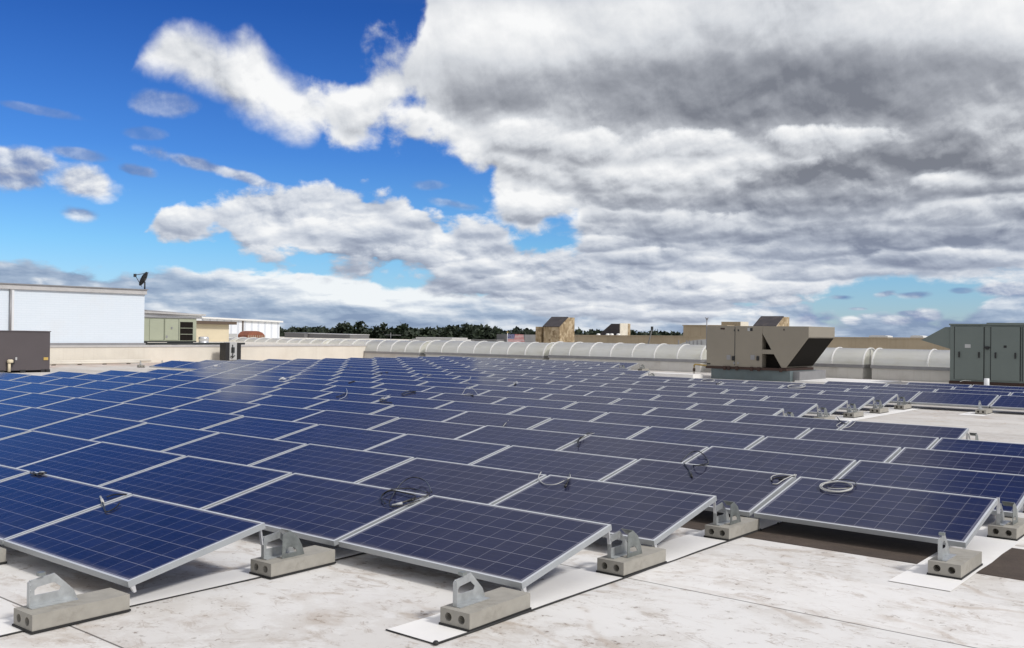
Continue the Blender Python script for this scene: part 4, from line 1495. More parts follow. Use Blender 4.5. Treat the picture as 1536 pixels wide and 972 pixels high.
    mb.tube([(xl - 0.03, Y0 + 0.05, zb + 0.6), (xl - 0.03, Y0 + 0.05, q.z + 0.05)], 0.02, 6)
    mb.tube([(xl - 0.03, Y0 + 0.05, q.z - 0.05), (xl - 0.09, Y0 + 0.05, q.z + 0.08)], 0.014, 6)
    mb.tube([(xl - 0.03, Y0 + 0.05, q.z - 0.05), (xl + 0.03, Y0 + 0.05, q.z + 0.08)], 0.014, 6)
    pt.add(mb, 'aerial', M['flashing'])


rtu()
# gas pipe feeding it
_p = on_z(1041, 563, 0.0)
root = thing('gas_pipe', (_p.x, _p.y, 0.0), 'yellow gas pipe rising beside the left end of the beige unit', 'pipe')
mb = MB()
_q = fz(1060, 546.5)
_zt = on_y(1041, 546.5, _p.y).z
mb.tube([(_p.x, _p.y, 0.0), (_p.x, _p.y, _zt - 0.04), (_p.x + 0.03, _p.y, _zt), (_p.x + 0.08, _p.y, _zt + 0.003), (_q.x - 0.02, Y0 + 0.5, _zt + 0.003)], 0.032, 8)
pt = Part(root)
pt.add(mb, 'pipe_run', M['yellow'])
mb = MB()
mb.lathe((_p.x, _p.y, 0.16), [(0.045, 0), (0.055, 0.03), (0.055, 0.10), (0.045, 0.13)], 10)
pt.add(mb, 'union', M['brown_trim'])
# white pads on the roof in front of the unit and the skylight
for lo, hi, t in (((-15.6, 27.3, 0.002), (-13.75, 28.1, 0.16), 'low white roof pad at the foot of the beige unit\'s left end'),
                  ((-10.3, 28.4, 0.002), (-7.6, 31.6, 0.05), 'flat pale roof pad right of the beige unit')):
    mb = MB()
    mb.box(lo, hi)
    tag(mb.build('roof_pad', M['sheet'], None, 0.01, (lo[0], lo[1], 0.0)), t, 'roof pad')

# ------------------------------------------------------------------ grey-green cabinet, far right
Y0 = 30.0


def green_unit():
    D = 2.3
    xl = fz(1425, 520).x
    xr = fz(1612, 520).x
    zt = fz(1440, 487.8).z
    zb = 0.20
    root = thing('air_handler', ((xl + xr) / 2, Y0, 0), 'tall grey-green air handler cabinet at the right edge', 'air handler')
    pt = Part(root)
    mb = MB()
    mb.box((xl, Y0, zb), (xr, Y0 + D, zt))
    cab = pt.add(mb, 'cabinet', M['green_paint'], 0.01)
    mb = MB()
    mb.box((xl - 0.03, Y0 - 0.03, zt + 0.002), (fz(1480, 487).x, Y0 + D + 0.03, zt + 0.05))
    pt.add(mb, 'top_rim', M['green_paint'])
    mb = MB()
    mb.box((fz(1480, 487).x + 0.003, Y0 - 0.04, zt + 0.003), (xr + 0.02, Y0 + D + 0.03, zt + 0.085))
    pt.add(mb, 'top_cap', M['green_paint'])
    mb = MB()
    mb.box((xl - 0.02, Y0 - 0.01, 0.0), (xr, Y0 + D, zb - 0.002))
    pt.add(mb, 'skid', M['rust'])
    # doors: slightly proud, dark joints beside them
    for a, b in ((1432.5, 1475.5), (1487, 1530), (1535, 1580)):
        x0, x1 = fz(a, 520).x, fz(b, 520).x
        d = MB()
        d.box((x0, Y0 - 0.03, zb + 0.06), (x1, Y0 - 0.0005, zt - 0.05))
        door = pt.add(d, 'door', M['green_paint'], 0.004)
        for xx in (x0 - 0.028, x1 + 0.004):
            j = MB()
            j.box((xx, Y0 - 0.012, zb + 0.06), (xx + 0.024, Y0 - 0.001, zt - 0.05))
            pt.add(j, 'door_seal', M['gap'])
        for f in (0.16, 0.85):
            hx = x0 + (x1 - x0) * f
            q = fz(1440, 531.5).z
            h = MB()
            h.box((hx - 0.022, Y0 - 0.075, q - 0.10), (hx + 0.022, Y0 - 0.031, q + 0.09))
            pt.add(h, 'handle', M['black'], 0.008)
    for px, py, w, h, mt in ((1452, 519, 0.18, 0.12, 'plug'), (1508, 520, 0.09, 0.08, 'black')):
        q = fz(px, py)
        mb = MB()
        mb.box((q.x - w / 2, Y0 - 0.036, q.z - h / 2), (q.x + w / 2, Y0 - 0.0305, q.z + h / 2))
        pt.add(mb, 'label_plate', M[mt])
    q = fz(1480.5, 521)
    mb = MB()
    mb.box((q.x - 0.09, Y0 - 0.05, q.z - 0.03), (q.x + 0.09, Y0 - 0.001, q.z + 0.03))
    mb.box((q.x - 0.03, Y0 - 0.07, q.z - 0.07), (q.x + 0.05, Y0 - 0.001, q.z + 0.0))
    pt.add(mb, 'latch', M['black'], 0.006)
    mb = MB()
    P = [fz(1380.5, 510), fz(1417, 490.5), (xl - 0.003, Y0, fz(1425, 490.5).z), (xl - 0.003, Y0, fz(1425, 523.5).z)]
    mb.prism([(p[0], Y0 + 0.05, p[2]) for p in P], (0, D - 0.1, 0))
    pt.add(mb, 'rain_hood', M['green_paint'], 0.008)


green_unit()
_p = on_y(1480, 577, 27.0)
root = thing('vent_pipe', (_p.x, 27.0, 0.0), 'short white vent pipe in front of the grey-green cabinet', 'pipe')
mb = MB()
mb.lathe((_p.x, 27.0, 0.0), [(0.075, 0.0), (0.075, on_y(1481, 568, 27.0).z), (0.06, on_y(1481, 567.6, 27.0).z)], 14)
Part(root).add(mb, 'pipe_stub', M['white_paint'])
mb = MB()
mb.lathe((_p.x, 27.0, 0.0), [(0.16, 0.0), (0.10, 0.05), (0.085, 0.14)], 14)
Part(root).add(mb, 'boot', M['rubber'])

# ------------------------------------------------------------------ parapet walls and plywood scuttles behind the skylights


def wall_run(name, px0, px1, py0, py1, y, thick, mat, label, cat, cap=None):
    a, b = on_y(px0, py0, y), on_y(px1, py1, y)
    root = thing(name, ((a.x + b.x) / 2, y, 0), label, cat)
    mb = MB()
    mb.prism([(a.x, y, 0.003), (b.x, y, 0.003), (b.x, y, b.z), (a.x, y, a.z)], (0, thick, 0))
    pt = Part(root)
    pt.add(mb, 'wall', mat)
    if cap:
        mb = MB()
        mb.prism([(a.x - 0.05, y - 0.05, a.z + 0.003), (b.x + 0.05, y - 0.05, b.z + 0.003), (b.x + 0.05, y - 0.05, b.z + 0.06), (a.x - 0.05, y - 0.05, a.z + 0.06)], (0, thick + 0.1, 0))
        pt.add(mb, 'coping', cap)
    return root


wall_run('parapet_wall', 855, 1600, 503.6, 510, 46.0, 0.4, M['tan'], 'long rust-streaked tan parapet wall behind the skylights', 'wall', M['tan'])
wall_run('penthouse', 1025, 1090, 488.6, 489, 51.0, 3.0, M['tan'], 'tan flat-topped block rising behind the beige unit\'s left end', 'roof structure', M['tan'])


def scuttle(px_l, px_m, px_r, py_t, py_e, y, label, side, slope_frac=0.5, front=None, door=False):
    """monopitch roof box: low front towards the viewer, profile seen on its right"""
    a, m = on_y(px_l, py_e, y), on_y(px_m, py_e, y)
    c = on_x(px_r, py_t, m.x)
    depth = c.y - y
    zt = c.z
    ze = m.z
    root = thing('roof_scuttle', (m.x, y, 0), label, 'roof hatch')
    pt = Part(root)
    ys = y + depth * slope_frac
    mb = MB()
    mb.prism([(a.x, y, 0.003), (a.x, y + depth, 0.003), (a.x, y + depth, zt), (a.x, ys, zt), (a.x, y, ze)], (m.x - a.x, 0, 0))
    pt.add(mb, 'box_wall', front or M['osb'])
    s = Vector((0, ys - y, zt - ze)).normalized()
    n = Vector((0, -s.z, s.y))
    mb = MB()
    p0 = Vector((a.x - 0.03, y, ze)) - s * 0.06 + n * 0.004
    p1 = Vector((a.x - 0.03, ys, zt)) + n * 0.004
    mb.prism([p0, p1, p1 + n * 0.04, p0 + n * 0.04], (m.x - a.x + 0.06, 0, 0))
    pt.add(mb, 'roof', M['shingle'])
    mb = MB()
    mb.box((m.x + 0.003, y + 0.03, 0.3), (m.x + 0.012, y + depth - 0.02, min(ze, zt) - 0.05))
    mb.prism([(m.x + 0.003, y + 0.03, ze - 0.049), (m.x + 0.003, y + depth - 0.02, ze - 0.049), (m.x + 0.003, y + depth - 0.02, zt - 0.02), (m.x + 0.003, ys + 0.02, zt - 0.02)], (0.009, 0, 0))
    pt.add(mb, 'side_board', side)
    return root, a, m, depth, zt, ze


r_, a_, m_, d_, zt_, ze_ = scuttle(815.6, 839.3, 862, 476.4, 489.7, 40.0, 'plywood roof scuttle with dark sloping roof, left of the tan wall', M['osb'], 0.55)
mb = MB()
_a, _b = on_y(803.5, 490, 40.3), on_y(812.3, 490, 40.3)
mb.box((_a.x, 40.3, 0.003), (_b.x, 41.4, _a.z))
Part(r_).add(mb, 'lean_to', M['osb'])
mb = MB()
_c = on_y(815.4, 497, 40.4)
mb.box((_b.x + 0.003, 40.5, 0.003), (a_.x - 0.003, 41.2, _c.z))
Part(r_).add(mb, 'doorway', M['gap'])
# second scuttle: shade painted dark on its front, sunlight painted pale on its end
y = 47.5
A, B, C = on_y(897, 503, y), on_y(929.6, 503, y), on_x(944, 485, on_y(929.6, 503, y).x)
root = thing('roof_scuttle', (B.x, y, 0), 'roof scuttle with long dark slope and pale sunlit end, above the tan wall', 'roof hatch')
pt = Part(root)
T = on_y(917, 485.5, y)
mb = MB()
mb.prism([(A.x, y, 0.003), (B.x, y, 0.003), (B.x, y, T.z), (T.x, y, T.z), (A.x, y, A.z)], (0, C.y - y, 0))
pt.add(mb, 'slope', M['shingle'])
mb = MB()
mb.box((B.x + 0.003, y - 0.02, 0.003), (B.x + 0.05, C.y, T.z + 0.03))
pt.add(mb, 'end_board', M['pale_panel'])
mb = MB()
mb.box((B.x + 0.052, C.y - 0.25, 0.003), (B.x + 0.07, C.y + 0.02, T.z + 0.0))
pt.add(mb, 'corner_strip', M['osb'])
scuttle(1131, 1164, 1184, 475.5, 489, 50.0, 'roof scuttle with mottled roof and golden end, above the beige unit', M['osb'], 0.55, M['pale_panel'])
y = 52.0
A, B = on_y(1082, 482.5, y), on_y(1110.5, 482.5, y)
C = on_x(1122, 482, B.x)
root = thing('roof_box', (B.x, y, 0), 'flat roof box with bright end, left of the mottled scuttle', 'roof box')
pt = Part(root)
mb = MB()
mb.box((A.x, y, 0.003), (B.x, C.y, A.z))
pt.add(mb, 'box_wall', M['tan'])
mb = MB()
mb.box((B.x + 0.002, y - 0.01, 0.3), (B.x + 0.03, C.y + 0.01, A.z + 0.01))
pt.add(mb, 'end_board', M['pale_panel'])  # sun on this end is painted as a paler board
for k, (p0, p1, t) in enumerate(((1302, 1333, 'low white roof vent on the tan wall, nearer the beige unit'), (1364, 1386, 'low white roof vent on the tan wall, nearer the grey-green cabinet'))):
    A, B = on_y(p0, 508.5, 46.8), on_y(p1, 503.2, 46.8)
    root = thing('roof_vent', ((A.x + B.x) / 2, 46.8, 0), t, 'roof vent', 'white roof vents along the tan wall')
    mb = MB()
    mb.prism([(A.x, 46.8, 1.0), (B.x, 46.8, 1.0), (B.x - 0.05, 46.8, B.z - 0.03), (B.x - 0.2, 46.8, B.z), (A.x + 0.2, 46.8, B.z), (A.x + 0.05, 46.8, B.z - 0.03)], (0, 0.8, 0))
    Part(root).add(mb, 'hood', M['rib'])
    mb = MB()
    mb.box((A.x + 0.2, 46.9, 0.003), (B.x - 0.2, 47.5, 0.998))
    Part(root).add(mb, 'shaft', M['curb'])
for k, (px, t) in enumerate(((891, 'leftmost of the small white caps on the tan wall'), (905, 'small white cap on the tan wall, under the dark slope'), (911, 'small white cap on the tan wall, right of its twin'), (921, 'small white cap on the tan wall, beside the pale sunlit end'))):
    A = on_y(px, 503, 45.7)
    mb = MB()
    mb.lathe((A.x, 46.2, 0.0), [(0.11, A.z - 0.05), (0.13, A.z + 0.01), (0.11, A.z + 0.10), (0.05, A.z + 0.12)], 10)
    mb.lathe((A.x, 46.2, 0.0), [(0.06, A.z - 0.30), (0.06, A.z - 0.05)], 8)
    tag(mb.build('mushroom_vent', M['rib'], None, 0, (A.x, 46.2, A.z)), t, 'roof vent', 'small white vent caps on the tan wall')
# grey dome just behind the skylight
A, B = on_y(1003, 516, 40.0), on_y(1062, 509, 40.0)
root = thing('roof_dome', ((A.x + B.x) / 2, 40.0, 0), 'grey ribbed dome skylight behind the right end of the long skylight', 'skylight')
mb = MB()
n = 10
prof = [(A.x + (B.x - A.x) * (k / n), 0.6 + (B.z - 0.6) * math.sin(PI * min(1.0, k / n + 0.0) * 0.5) ** 0.5) for k in range(n + 1)]
mb.prism([(A.x, 40.0, 0.003)] + [(a, 40.0, b) for a, b in prof] + [(B.x + 2.0, 40.0, B.z), (B.x + 2.0, 40.0, 0.003)], (0, 2.0, 0))
Part(root).add(mb, 'dome', M['plug'])
mb = MB()
for px in (1018, 1030, 1034, 1040, 1046, 1052):
    q = on_y(px, 512, 39.99)
    mb.box((q.x - 0.03, 39.97, 0.6), (q.x + 0.03, 39.998, B.z - 0.06))
Part(root).add(mb, 'glazing_bar', M['flashing'])

# ------------------------------------------------------------------ flag, poles, low grey penthouses
A = on_y(761, 516, 43.0)
zt = on_y(761, 499.5, 43.0).z
root = thing('flag_pole', (A.x, 43.0, 0), 'slim white flag pole left of the plywood scuttle', 'pole')
mb = MB()
mb.tube([(A.x, 43.0, 0.0), (A.x, 43.0, zt)], [0.035, 0.022], 8)
Part(root).add(mb, 'shaft', M['white_paint'])
mb = MB()
mb.lathe((A.x, 43.0, zt), [(0.02, 0), (0.045, 0.03), (0.045, 0.06), (0.02, 0.09)], 8)
Part(root).add(mb, 'finial', M['yellow'])
# cloth: 1.9 x 1.0 units, rippled, scaled to the size of the real flag
z0, z1 = on_y(761, 514, 43.0).z, on_y(761, 501, 43.0).z
x1 = on_y(786, 507, 43.0).x
mb = MB()
nx, nz = 30, 14
V = [[mb.bm.verts.new((1.9 * i / nx, (0.10 * math.sin(i * 0.52 + 0.12 * j) + 0.05 * math.sin(i * 0.21 + j * 0.4)) * i / nx, j / nz - 0.05 * (i / nx) ** 2)) for j in range(nz + 1)] for i in range(nx + 1)]
for i in range(nx):
    for j in range(nz):
        f = mb.bm.faces.new((V[i][j], V[i + 1][j], V[i + 1][j + 1], V[i][j + 1]))
        f.smooth = True
fl = mb.build('flag', M['flag'])
fl.location = (A.x + 0.03, 43.0, z0)
s = z1 - z0
fl.scale = ((x1 - A.x) / 1.9, s, s)
tag(fl, 'star-spangled red and white striped flag flying behind the skylights', 'flag')

wall_run('penthouse', 745, 762, 501.2, 501.4, 56.0, 2.0, M['grey_block'], 'small grey penthouse box just left of the flag', 'roof structure')
wall_run('penthouse', 764, 787, 501.6, 501.8, 56.2, 2.0, M['grey_block'], 'small grey penthouse box directly behind the flag', 'roof structure')
wall_run('penthouse', 457, 525, 500.5, 502.5, 58.5, 2.5, M['grey_block'], 'long low grey penthouse in front of the trees', 'roof structure', M['pale_flashing'])
wall_run('penthouse', 427, 456.5, 499.5, 500.3, 58.0, 2.5, M['grey_block'], 'short grey penthouse beside the white metal shed', 'roof structure', M['flashing'])
wall_run('roof_curb', 696, 745, 508.8, 509.2, 55.0, 1.0, M['grey_block'], 'thin grey curb between the white monitor and the flag', 'roof curb')
# white stepped roof monitor
A, B = on_y(613, 511, 50.0), on_y(673, 511, 50.0)
zz = [on_y(640, p, 50.0).z for p in (513, 510.5, 508.5, 506)]
root = thing('roof_monitor', ((A.x + B.x) / 2, 50.0, 0), 'low white stepped roof monitor in front of the trees', 'roof monitor')
for k in range(3):
    mb = MB()
    mb.box((A.x + 0.1 * k, 50.0 + 0.3 * k, 0.003 if k == 0 else zz[k] + 0.002), (B.x - 0.1 * k, 53.0 - 0.3 * k, zz[k + 1]))
    Part(root).add(mb, 'step', M['pale_flashing'])
# aerials and a leaning mast
A = on_y(586, 512, 45.0)
root = thing('aerial', (A.x, 45.0, 0), 'thin crossbar aerial in front of the trees', 'aerial')
mb = MB()
zt = on_y(586, 499, 45.0).z
mb.tube([(A.x, 45.0, 0.0), (A.x, 45.0, zt)], 0.02, 6)
Part(root).add(mb, 'mast', M['flashing'])
mb = MB()
za = on_y(586, 502.5, 45.0).z
B, C = on_y(577, 503, 45.0), on_y(601, 503, 45.0)
mb.tube([(B.x, 45.02, za), (C.x, 45.02, za)], 0.018, 6)
Part(root).add(mb, 'crossbar', M['flashing'])
A, B = on_y(972, 517, 44.0), on_y(978, 491, 44.0)
root = thing('leaning_mast', (A.x, 44.0, 0), 'thin leaning mast before the tan wall', 'mast')
mb = MB()
mb.tube([(A.x - 0.1, 44.0, 0.0), (A.x, 44.0, A.z), (B.x, 44.0, B.z - 0.15)], 0.035, 6)
Part(root).add(mb, 'mast', M['grey_block'])
mb = MB()
mb.box((B.x - 0.05, 43.95, B.z - 0.149), (B.x + 0.06, 44.05, B.z + 0.05))
Part(root).add(mb, 'lamp_head', M['gap'])

# ------------------------------------------------------------------ left side: brick building, units and sheds on the raised roof
BX = -38.25


def brick_building():
    c = on_x(217, 445, BX)
    a = on_x(-70, 430, BX)
    zt = on_x(110, 437.6, BX).z
    root = thing('brick_building', (BX, c.y, RZ), 'white painted brick building at the far left, dish on its roof', 'building')
    pt = Part(root)
    z0 = RZ + 0.032
    ytr = on_x(12.5, 460, BX).y
    yl = on_x(2, 460, BX).y
    mb = MB()
    mb.box((-55, a.y, z0), (BX, c.y, zt))
    pt.add(mb, 'wall', M['brick'])
    mb = MB()
    mb.box((-55.1, a.y, zt + 0.002), (BX + 0.10, c.y + 0.06, zt + 0.20))
    pt.add(mb, 'fascia', M['pale_flashing'], 0.01)
    mb = MB()
    mb.box((-55.12, a.y, zt + 0.203), (BX + 0.15, c.y + 0.10, zt + 0.25))
    pt.add(mb, 'roof_edge', M['flashing'])
    mb = MB()
    mb.box((BX + 0.003, on_x(15.8, 470, BX).y, z0), (BX + 0.06, on_x(20.2, 470, BX).y, zt))
    pt.add(mb, 'pilaster', M['white_paint'])
    mb = MB()
    mb.tube([(BX + 0.06, on_x(14.8, 470, BX).y, z0), (BX + 0.06, on_x(14.8, 470, BX).y, zt)], 0.05, 8)
    pt.add(mb, 'downpipe', M['flashing'])
    mb = MB()
    mb.box((BX + 0.003, a.y, z0 - 0.0), (BX + 0.12, c.y + 0.02, z0 + 0.10))
    pt.add(mb, 'base_flashing', M['flashing'])
    return zt, c


BZT, BC = brick_building()
# satellite dish
_d = on_x(217, 441, BX - 0.3)
root = thing('satellite_dish', (_d.x, _d.y, BZT + 0.25), 'dark satellite dish on the corner of the white brick building', 'satellite dish')
pt = Part(root)
mb = MB()
mb.tube([(_d.x, _d.y, BZT + 0.25), (_d.x, _d.y, BZT + 0.62)], 0.035, 8)
mb.lathe((_d.x, _d.y, BZT + 0.25), [(0.14, 0), (0.12, 0.02)], 10)
pt.add(mb, 'mast', M['dish'])
axis = Vector((-0.65, -0.60, 0.42)).normalized()           # where the bowl looks
cen = Vector((_d.x + 0.02, _d.y, BZT + 0.72))
ax1 = axis.cross(Vector((0, 0, 1))).normalized()
ax2 = ax1.cross(axis)
mb = MB()
rings = []
for k in range(6):
    rr = 0.08 + 0.32 * k / 5
    rings.append([mb.bm.verts.new(cen + axis * (0.55 * rr * rr) + (ax1 * math.cos(2 * PI * j / 20) + ax2 * math.sin(2 * PI * j / 20) * 0.92) * rr) for j in range(20)])
for q, w in zip(rings, rings[1:]):
    for j in range(20):
        mb.bm.faces.new((q[j], q[(j + 1) % 20], w[(j + 1) % 20], w[j])).smooth = True
mb.bm.faces.new(rings[0])
bmesh.ops.solidify(mb.bm, geom=mb.bm.faces[:], thickness=0.012)
pt.add(mb, 'bowl', M['dish'])
mb = MB()
tip = cen + axis * 0.52 - Vector((0, 0, 0.02))
mb.tube([cen - ax2 * -0.36, tip], 0.016, 6)
mb.tube([cen - ax2 * 0.36, tip], 0.016, 6)
mb.box((-0.05, -0.05, -0.09), (0.05, 0.05, 0.06), Matrix.Translation(tip))
pt.add(mb, 'feed_arm', M['dish'])

# sage green rooftop unit behind the building's corner
GX = -41.0


def sage_unit():
    a, b = on_x(196, 500, GX), on_x(294.5, 500, GX)
    zt, zb = on_x(250, 477, GX).z, on_x(250, 511.5, GX).z
    root = thing('rooftop_unit', (GX, b.y, RZ), 'sage green rooftop unit with black louvre, beside the white brick building', 'rooftop unit')
    pt = Part(root)
    mb = MB()
    mb.box((GX - 2.4, a.y, zb), (GX, b.y, zt))
    pt.add(mb, 'cabinet', M['sage_paint'], 0.01)
    mb = MB()
    mb.box((GX - 2.45, a.y, zt + 0.002), (GX + 0.05, b.y + 0.3, zt + 0.07))
    pt.add(mb, 'top_rim', M['flashing'])
    for p0, p1 in ((224, 246), (247, 268)):
        y0, y1 = on_x(p0, 500, GX).y, on_x(p1, 500, GX).y
        mb = MB()
        mb.box((GX + 0.001, y0, zb + 0.05), (GX + 0.03, y1 - 0.03, zt - 0.06))
        pt.add(mb, 'door', M['sage_paint'], 0.004)
        mb = MB()
        mb.box((GX + 0.001, y1 - 0.028, zb + 0.04), (GX + 0.012, y1 + 0.004, zt - 0.05))
        pt.add(mb, 'door_seal', M['gap'])
    y0, y1 = on_x(270, 500, GX).y, on_x(289, 500, GX).y
    z1, z0 = on_x(280, 483, GX).z, on_x(280, 510.5, GX).z
    mb = MB()
    mb.box((GX + 0.001, y0, z0), (GX + 0.015, y1, z1))
    lv = pt.add(mb, 'louvre', M['rtu_dark'])
    mb = MB()
    for k in (1, 2):
        zz = z0 + (z1 - z0) * k / 3
        mb.box((GX + 0.016, y0, zz - 0.012), (GX + 0.03, y1, zz + 0.012))
    pt.add(mb, 'louvre_bar', M['sage_paint'])
    mb = MB()
    q = on_x(257, 492, GX)
    mb.box((GX + 0.031, q.y - 0.04, q.z - 0.05), (GX + 0.06, q.y + 0.04, q.z + 0.05))
    q = on_x(249.5, 505, GX)
    mb.box((GX + 0.031, q.y - 0.05, q.z - 0.06), (GX + 0.04, q.y + 0.05, q.z + 0.06))
    pt.add(mb, 'label_plate', M['flashing'])
    mb = MB()
    mb.box((GX - 2.4, a.y, zb - 0.06), (GX + 0.02, b.y, zb - 0.002))
    for px in (219, 288):
        q = on_x(px, 515, GX)
        mb.box((GX - 2.2, q.y - 0.1, RZ), (GX - 0.05, q.y + 0.1, zb - 0.062))
    pt.add(mb, 'base_frame', M['gap'])


sage_unit()


def face_block(name, x, p0, p1, ytop0, ytop1, depth, mat, label, cat, trim=None, trim_h=0.12, overhang=0.15):
    """building whose face looks along +x; its top may slope along the wall"""
    a, b = on_x(p0, ytop0, x), on_x(p1, ytop1, x)
    root = thing(name, (x, (a.y + b.y) / 2, RZ), label, cat)
    pt = Part(root)
    mb = MB()
    mb.prism([(x, a.y, RZ + 0.002), (x, b.y, RZ + 0.002), (x, b.y, b.z), (x, a.y, a.z)], (-depth, 0, 0))
    pt.add(mb, 'wall', mat)
    if trim:
        mb = MB()
        mb.prism([(x + overhang, a.y, a.z + 0.003), (x + overhang, b.y + overhang, b.z + 0.003), (x + overhang, b.y + overhang, b.z + trim_h), (x + overhang, a.y, a.z + trim_h)], (-depth - overhang, 0, 0))
        pt.add(mb, 'roof', trim)
    return pt


face_block('shed', -50.0, 285, 343.5, 485.5, 487.0, 6.0, M['cream'], 'cream sided shed with brown roof edge', 'shed', M['brown_trim'], 0.20, 0.35)
pt = face_block('metal_shed', -60.0, 290, 419.5, 477.0, 483.8, 10.0, M['ribbed'], 'white ribbed metal shed with sloping roof', 'shed', M['rib'], 0.13, 0.2)
mb = MB()
q0, q1 = on_x(363.2, 490, -60.0), on_x(364.6, 490, -60.0)
mb.box((-59.997, q0.y, RZ + 0.01), (-59.93, q1.y, on_x(363, 481.5, -60.0).z))
pt.add(mb, 'downpipe', M['brown_trim'])
mb = MB()
q0, q1 = on_x(343, 503, -60.0), on_x(355, 503, -60.0)
mb.box((-59.997, q0.y, RZ + 0.01), (-59.95, q1.y, on_x(350, 500.5, -60.0).z))
pt.add(mb, 'grey_panel', M['plug'])
# red-brown domed hatch before it
A, B = on_x(371, 508, -57.0), on_x(397.5, 508, -57.0)
T = on_x(384, 496.5, -57.0)
root = thing('domed_hatch', (-57.0, (A.y + B.y) / 2, RZ), 'red-brown domed hatch in front of the white metal shed', 'roof hatch')
prof = [(-57.0, A.y, RZ), (-57.0, A.y, T.z - 0.30), (-57.0, A.y * 0.85 + B.y * 0.15, T.z - 0.08), (-57.0, A.y * 0.65 + B.y * 0.35, T.z - 0.01), (-57.0, A.y * 0.5 + B.y * 0.5, T.z), (-57.0, A.y * 0.35 + B.y * 0.65, T.z - 0.02), (-57.0, A.y * 0.15 + B.y * 0.85, T.z - 0.12), (-57.0, B.y, T.z - 0.34), (-57.0, B.y, RZ)]
mb = MB()
mb.prism(prof, (-1.2, 0, 0))
Part(root).add(mb, 'hood', M['brick_red'])
mb = MB()
for k in range(8):
    yy = A.y + (B.y - A.y) * (k + 0.5) / 8
    mb.box((-56.998, yy - 0.03, RZ), (-56.96, yy + 0.03, T.z - 0.32))
Part(root).add(mb, 'batten', M['tan'])
# pale low building with a row of posts along its roof
pt = face_block('low_building', -56.0, 150, 302.5, 466.0, 474.0, 8.0, M['white_paint'], 'pale flat building behind the sage green unit, pipe rail on its roof', 'building', M['pale_flashing'], 0.12, 0.2)
mb = MB()
pts = []
for px, py in ((217, 466), (222, 466.5), (243, 468), (262, 469.5), (282, 471.5), (296, 473)):
    q = on_x(px, py, -56.3)
    pts.append((q.x, q.y, q.z + 0.02))
    if px > 218:
        mb.tube([(q.x, q.y, q.z - 0.28), (q.x, q.y, q.z)], 0.06, 6)
mb.tube(pts, 0.055, 6)
pt.add(mb, 'pipe_rail', M['flashing'])

# round metal vent at the near end of the skylight line
q = on_z(305.5, 517, RZ)
root = thing('round_vent', (q.x, q.y, RZ), 'round bright metal roof vent right of the sage green unit', 'roof vent')
mb = MB()
h = on_y(305.5, 505, q.y).z - RZ
mb.lathe((q.x, q.y, RZ), [(0.24, 0), (0.26, 0.02), (0.26, h * 0.28), (0.24, h * 0.30), (0.245, h * 0.6), (0.26, h * 0.62), (0.26, h * 0.9), (0.20, h)], 24)
Part(root).add(mb, 'drum', M['bright_metal'])
mb = MB()
mb.lathe((q.x, q.y, RZ + 0.002), [(0.36, 0), (0.34, 0.03), (0.262, 0.04)], 24)
Part(root).add(mb, 'collar', M['bright_metal'])
# long conduit lying on the edge of the raised roof
root = thing('roof_conduit', (RX - 0.5, 24.0, RZ), 'dark conduit lying along the edge of the raised roof', 'pipe')
mb = MB()
mb.tube([(RX - 0.45, 19.6, RZ + 0.085), (RX - 0.45, 25.2, RZ + 0.085)], 0.05, 8)
Part(root).add(mb, 'pipe_run', M['gap'])
mb = MB()
for k in range(5):
    mb.box((RX - 0.55, 19.9 + k * 1.2, RZ + 0.031), (RX - 0.35, 20.1 + k * 1.2, RZ + 0.038))
Part(root).add(mb, 'support', M['flashing'])

# condenser unit with a grey box, standing at the foot of the low wall
cx, cy = on_z(350, 543, 0.0).x, on_z(350, 543, 0.0).y
V_ = Vector((cx, cy, 0))
a_, b_ = on_x(338.5, 530, cx), on_x(361.5, 530, cx)
zt = on_x(350, 513.5, cx).z
root = thing('condenser', (cx, cy, 0), 'black and grey condenser unit at the foot of the low wall', 'condenser')
pt = Part(root)
w = b_.y - a_.y
mb = MB()
mb.box((cx - 0.5, a_.y + w * 0.26, 0.1), (cx - 0.01, b_.y - w * 0.26, zt))
pt.add(mb, 'casing', M['plug'], 0.01)
for s0, s1 in ((0.0, 0.255), (0.745, 1.0)):
    mb = MB()
    mb.box((cx - 0.5, a_.y + w * s0, 0.08), (cx, a_.y + w * s1, zt - 0.02))
    pt.add(mb, 'coil_panel', M['black'], 0.01)
mb = MB()
mb.box((cx - 0.009, a_.y + w * 0.36, 0.45), (cx + 0.008, a_.y + w * 0.58, 0.72))
mb.tube([(cx + 0.03, a_.y + w * 0.42, 0.2), (cx + 0.05, a_.y + w * 0.45, 0.5), (cx + 0.03, a_.y + w * 0.43, 0.85)], 0.02, 6)
mb.tube([(cx + 0.05, a_.y + w * 0.3, 0.3), (cx + 0.06, a_.y + w * 0.42, 0.22), (cx + 0.05, a_.y + w * 0.55, 0.32)], 0.025, 6)
pt.add(mb, 'valve_pipes', M['gap'])
mb = MB()
mb.box((cx - 0.48, a_.y, 0.0), (cx - 0.02, b_.y, 0.078))
pt.add(mb, 'base', M['flashing'])
q = on_y(333, 530, cy + 0.1)
zq = on_y(333, 527, cy + 0.1).z
root = thing('electrical_box', (q.x, cy + 0.1, 0), 'light grey electrical box left of the condenser', 'electrical box')
mb = MB()
mb.box((q.x - 0.16, cy + 0.1, 0.15), (q.x + 0.14, cy + 0.3, zq))
Part(root).add(mb, 'casing', M['plug'], 0.012)
mb = MB()
mb.tube([(q.x, cy + 0.2, 0.0), (q.x, cy + 0.2, 0.149)], 0.03, 6)
Part(root).add(mb, 'stand', M['flashing'])

# taupe electrical enclosure at the left edge
UX = -31.1


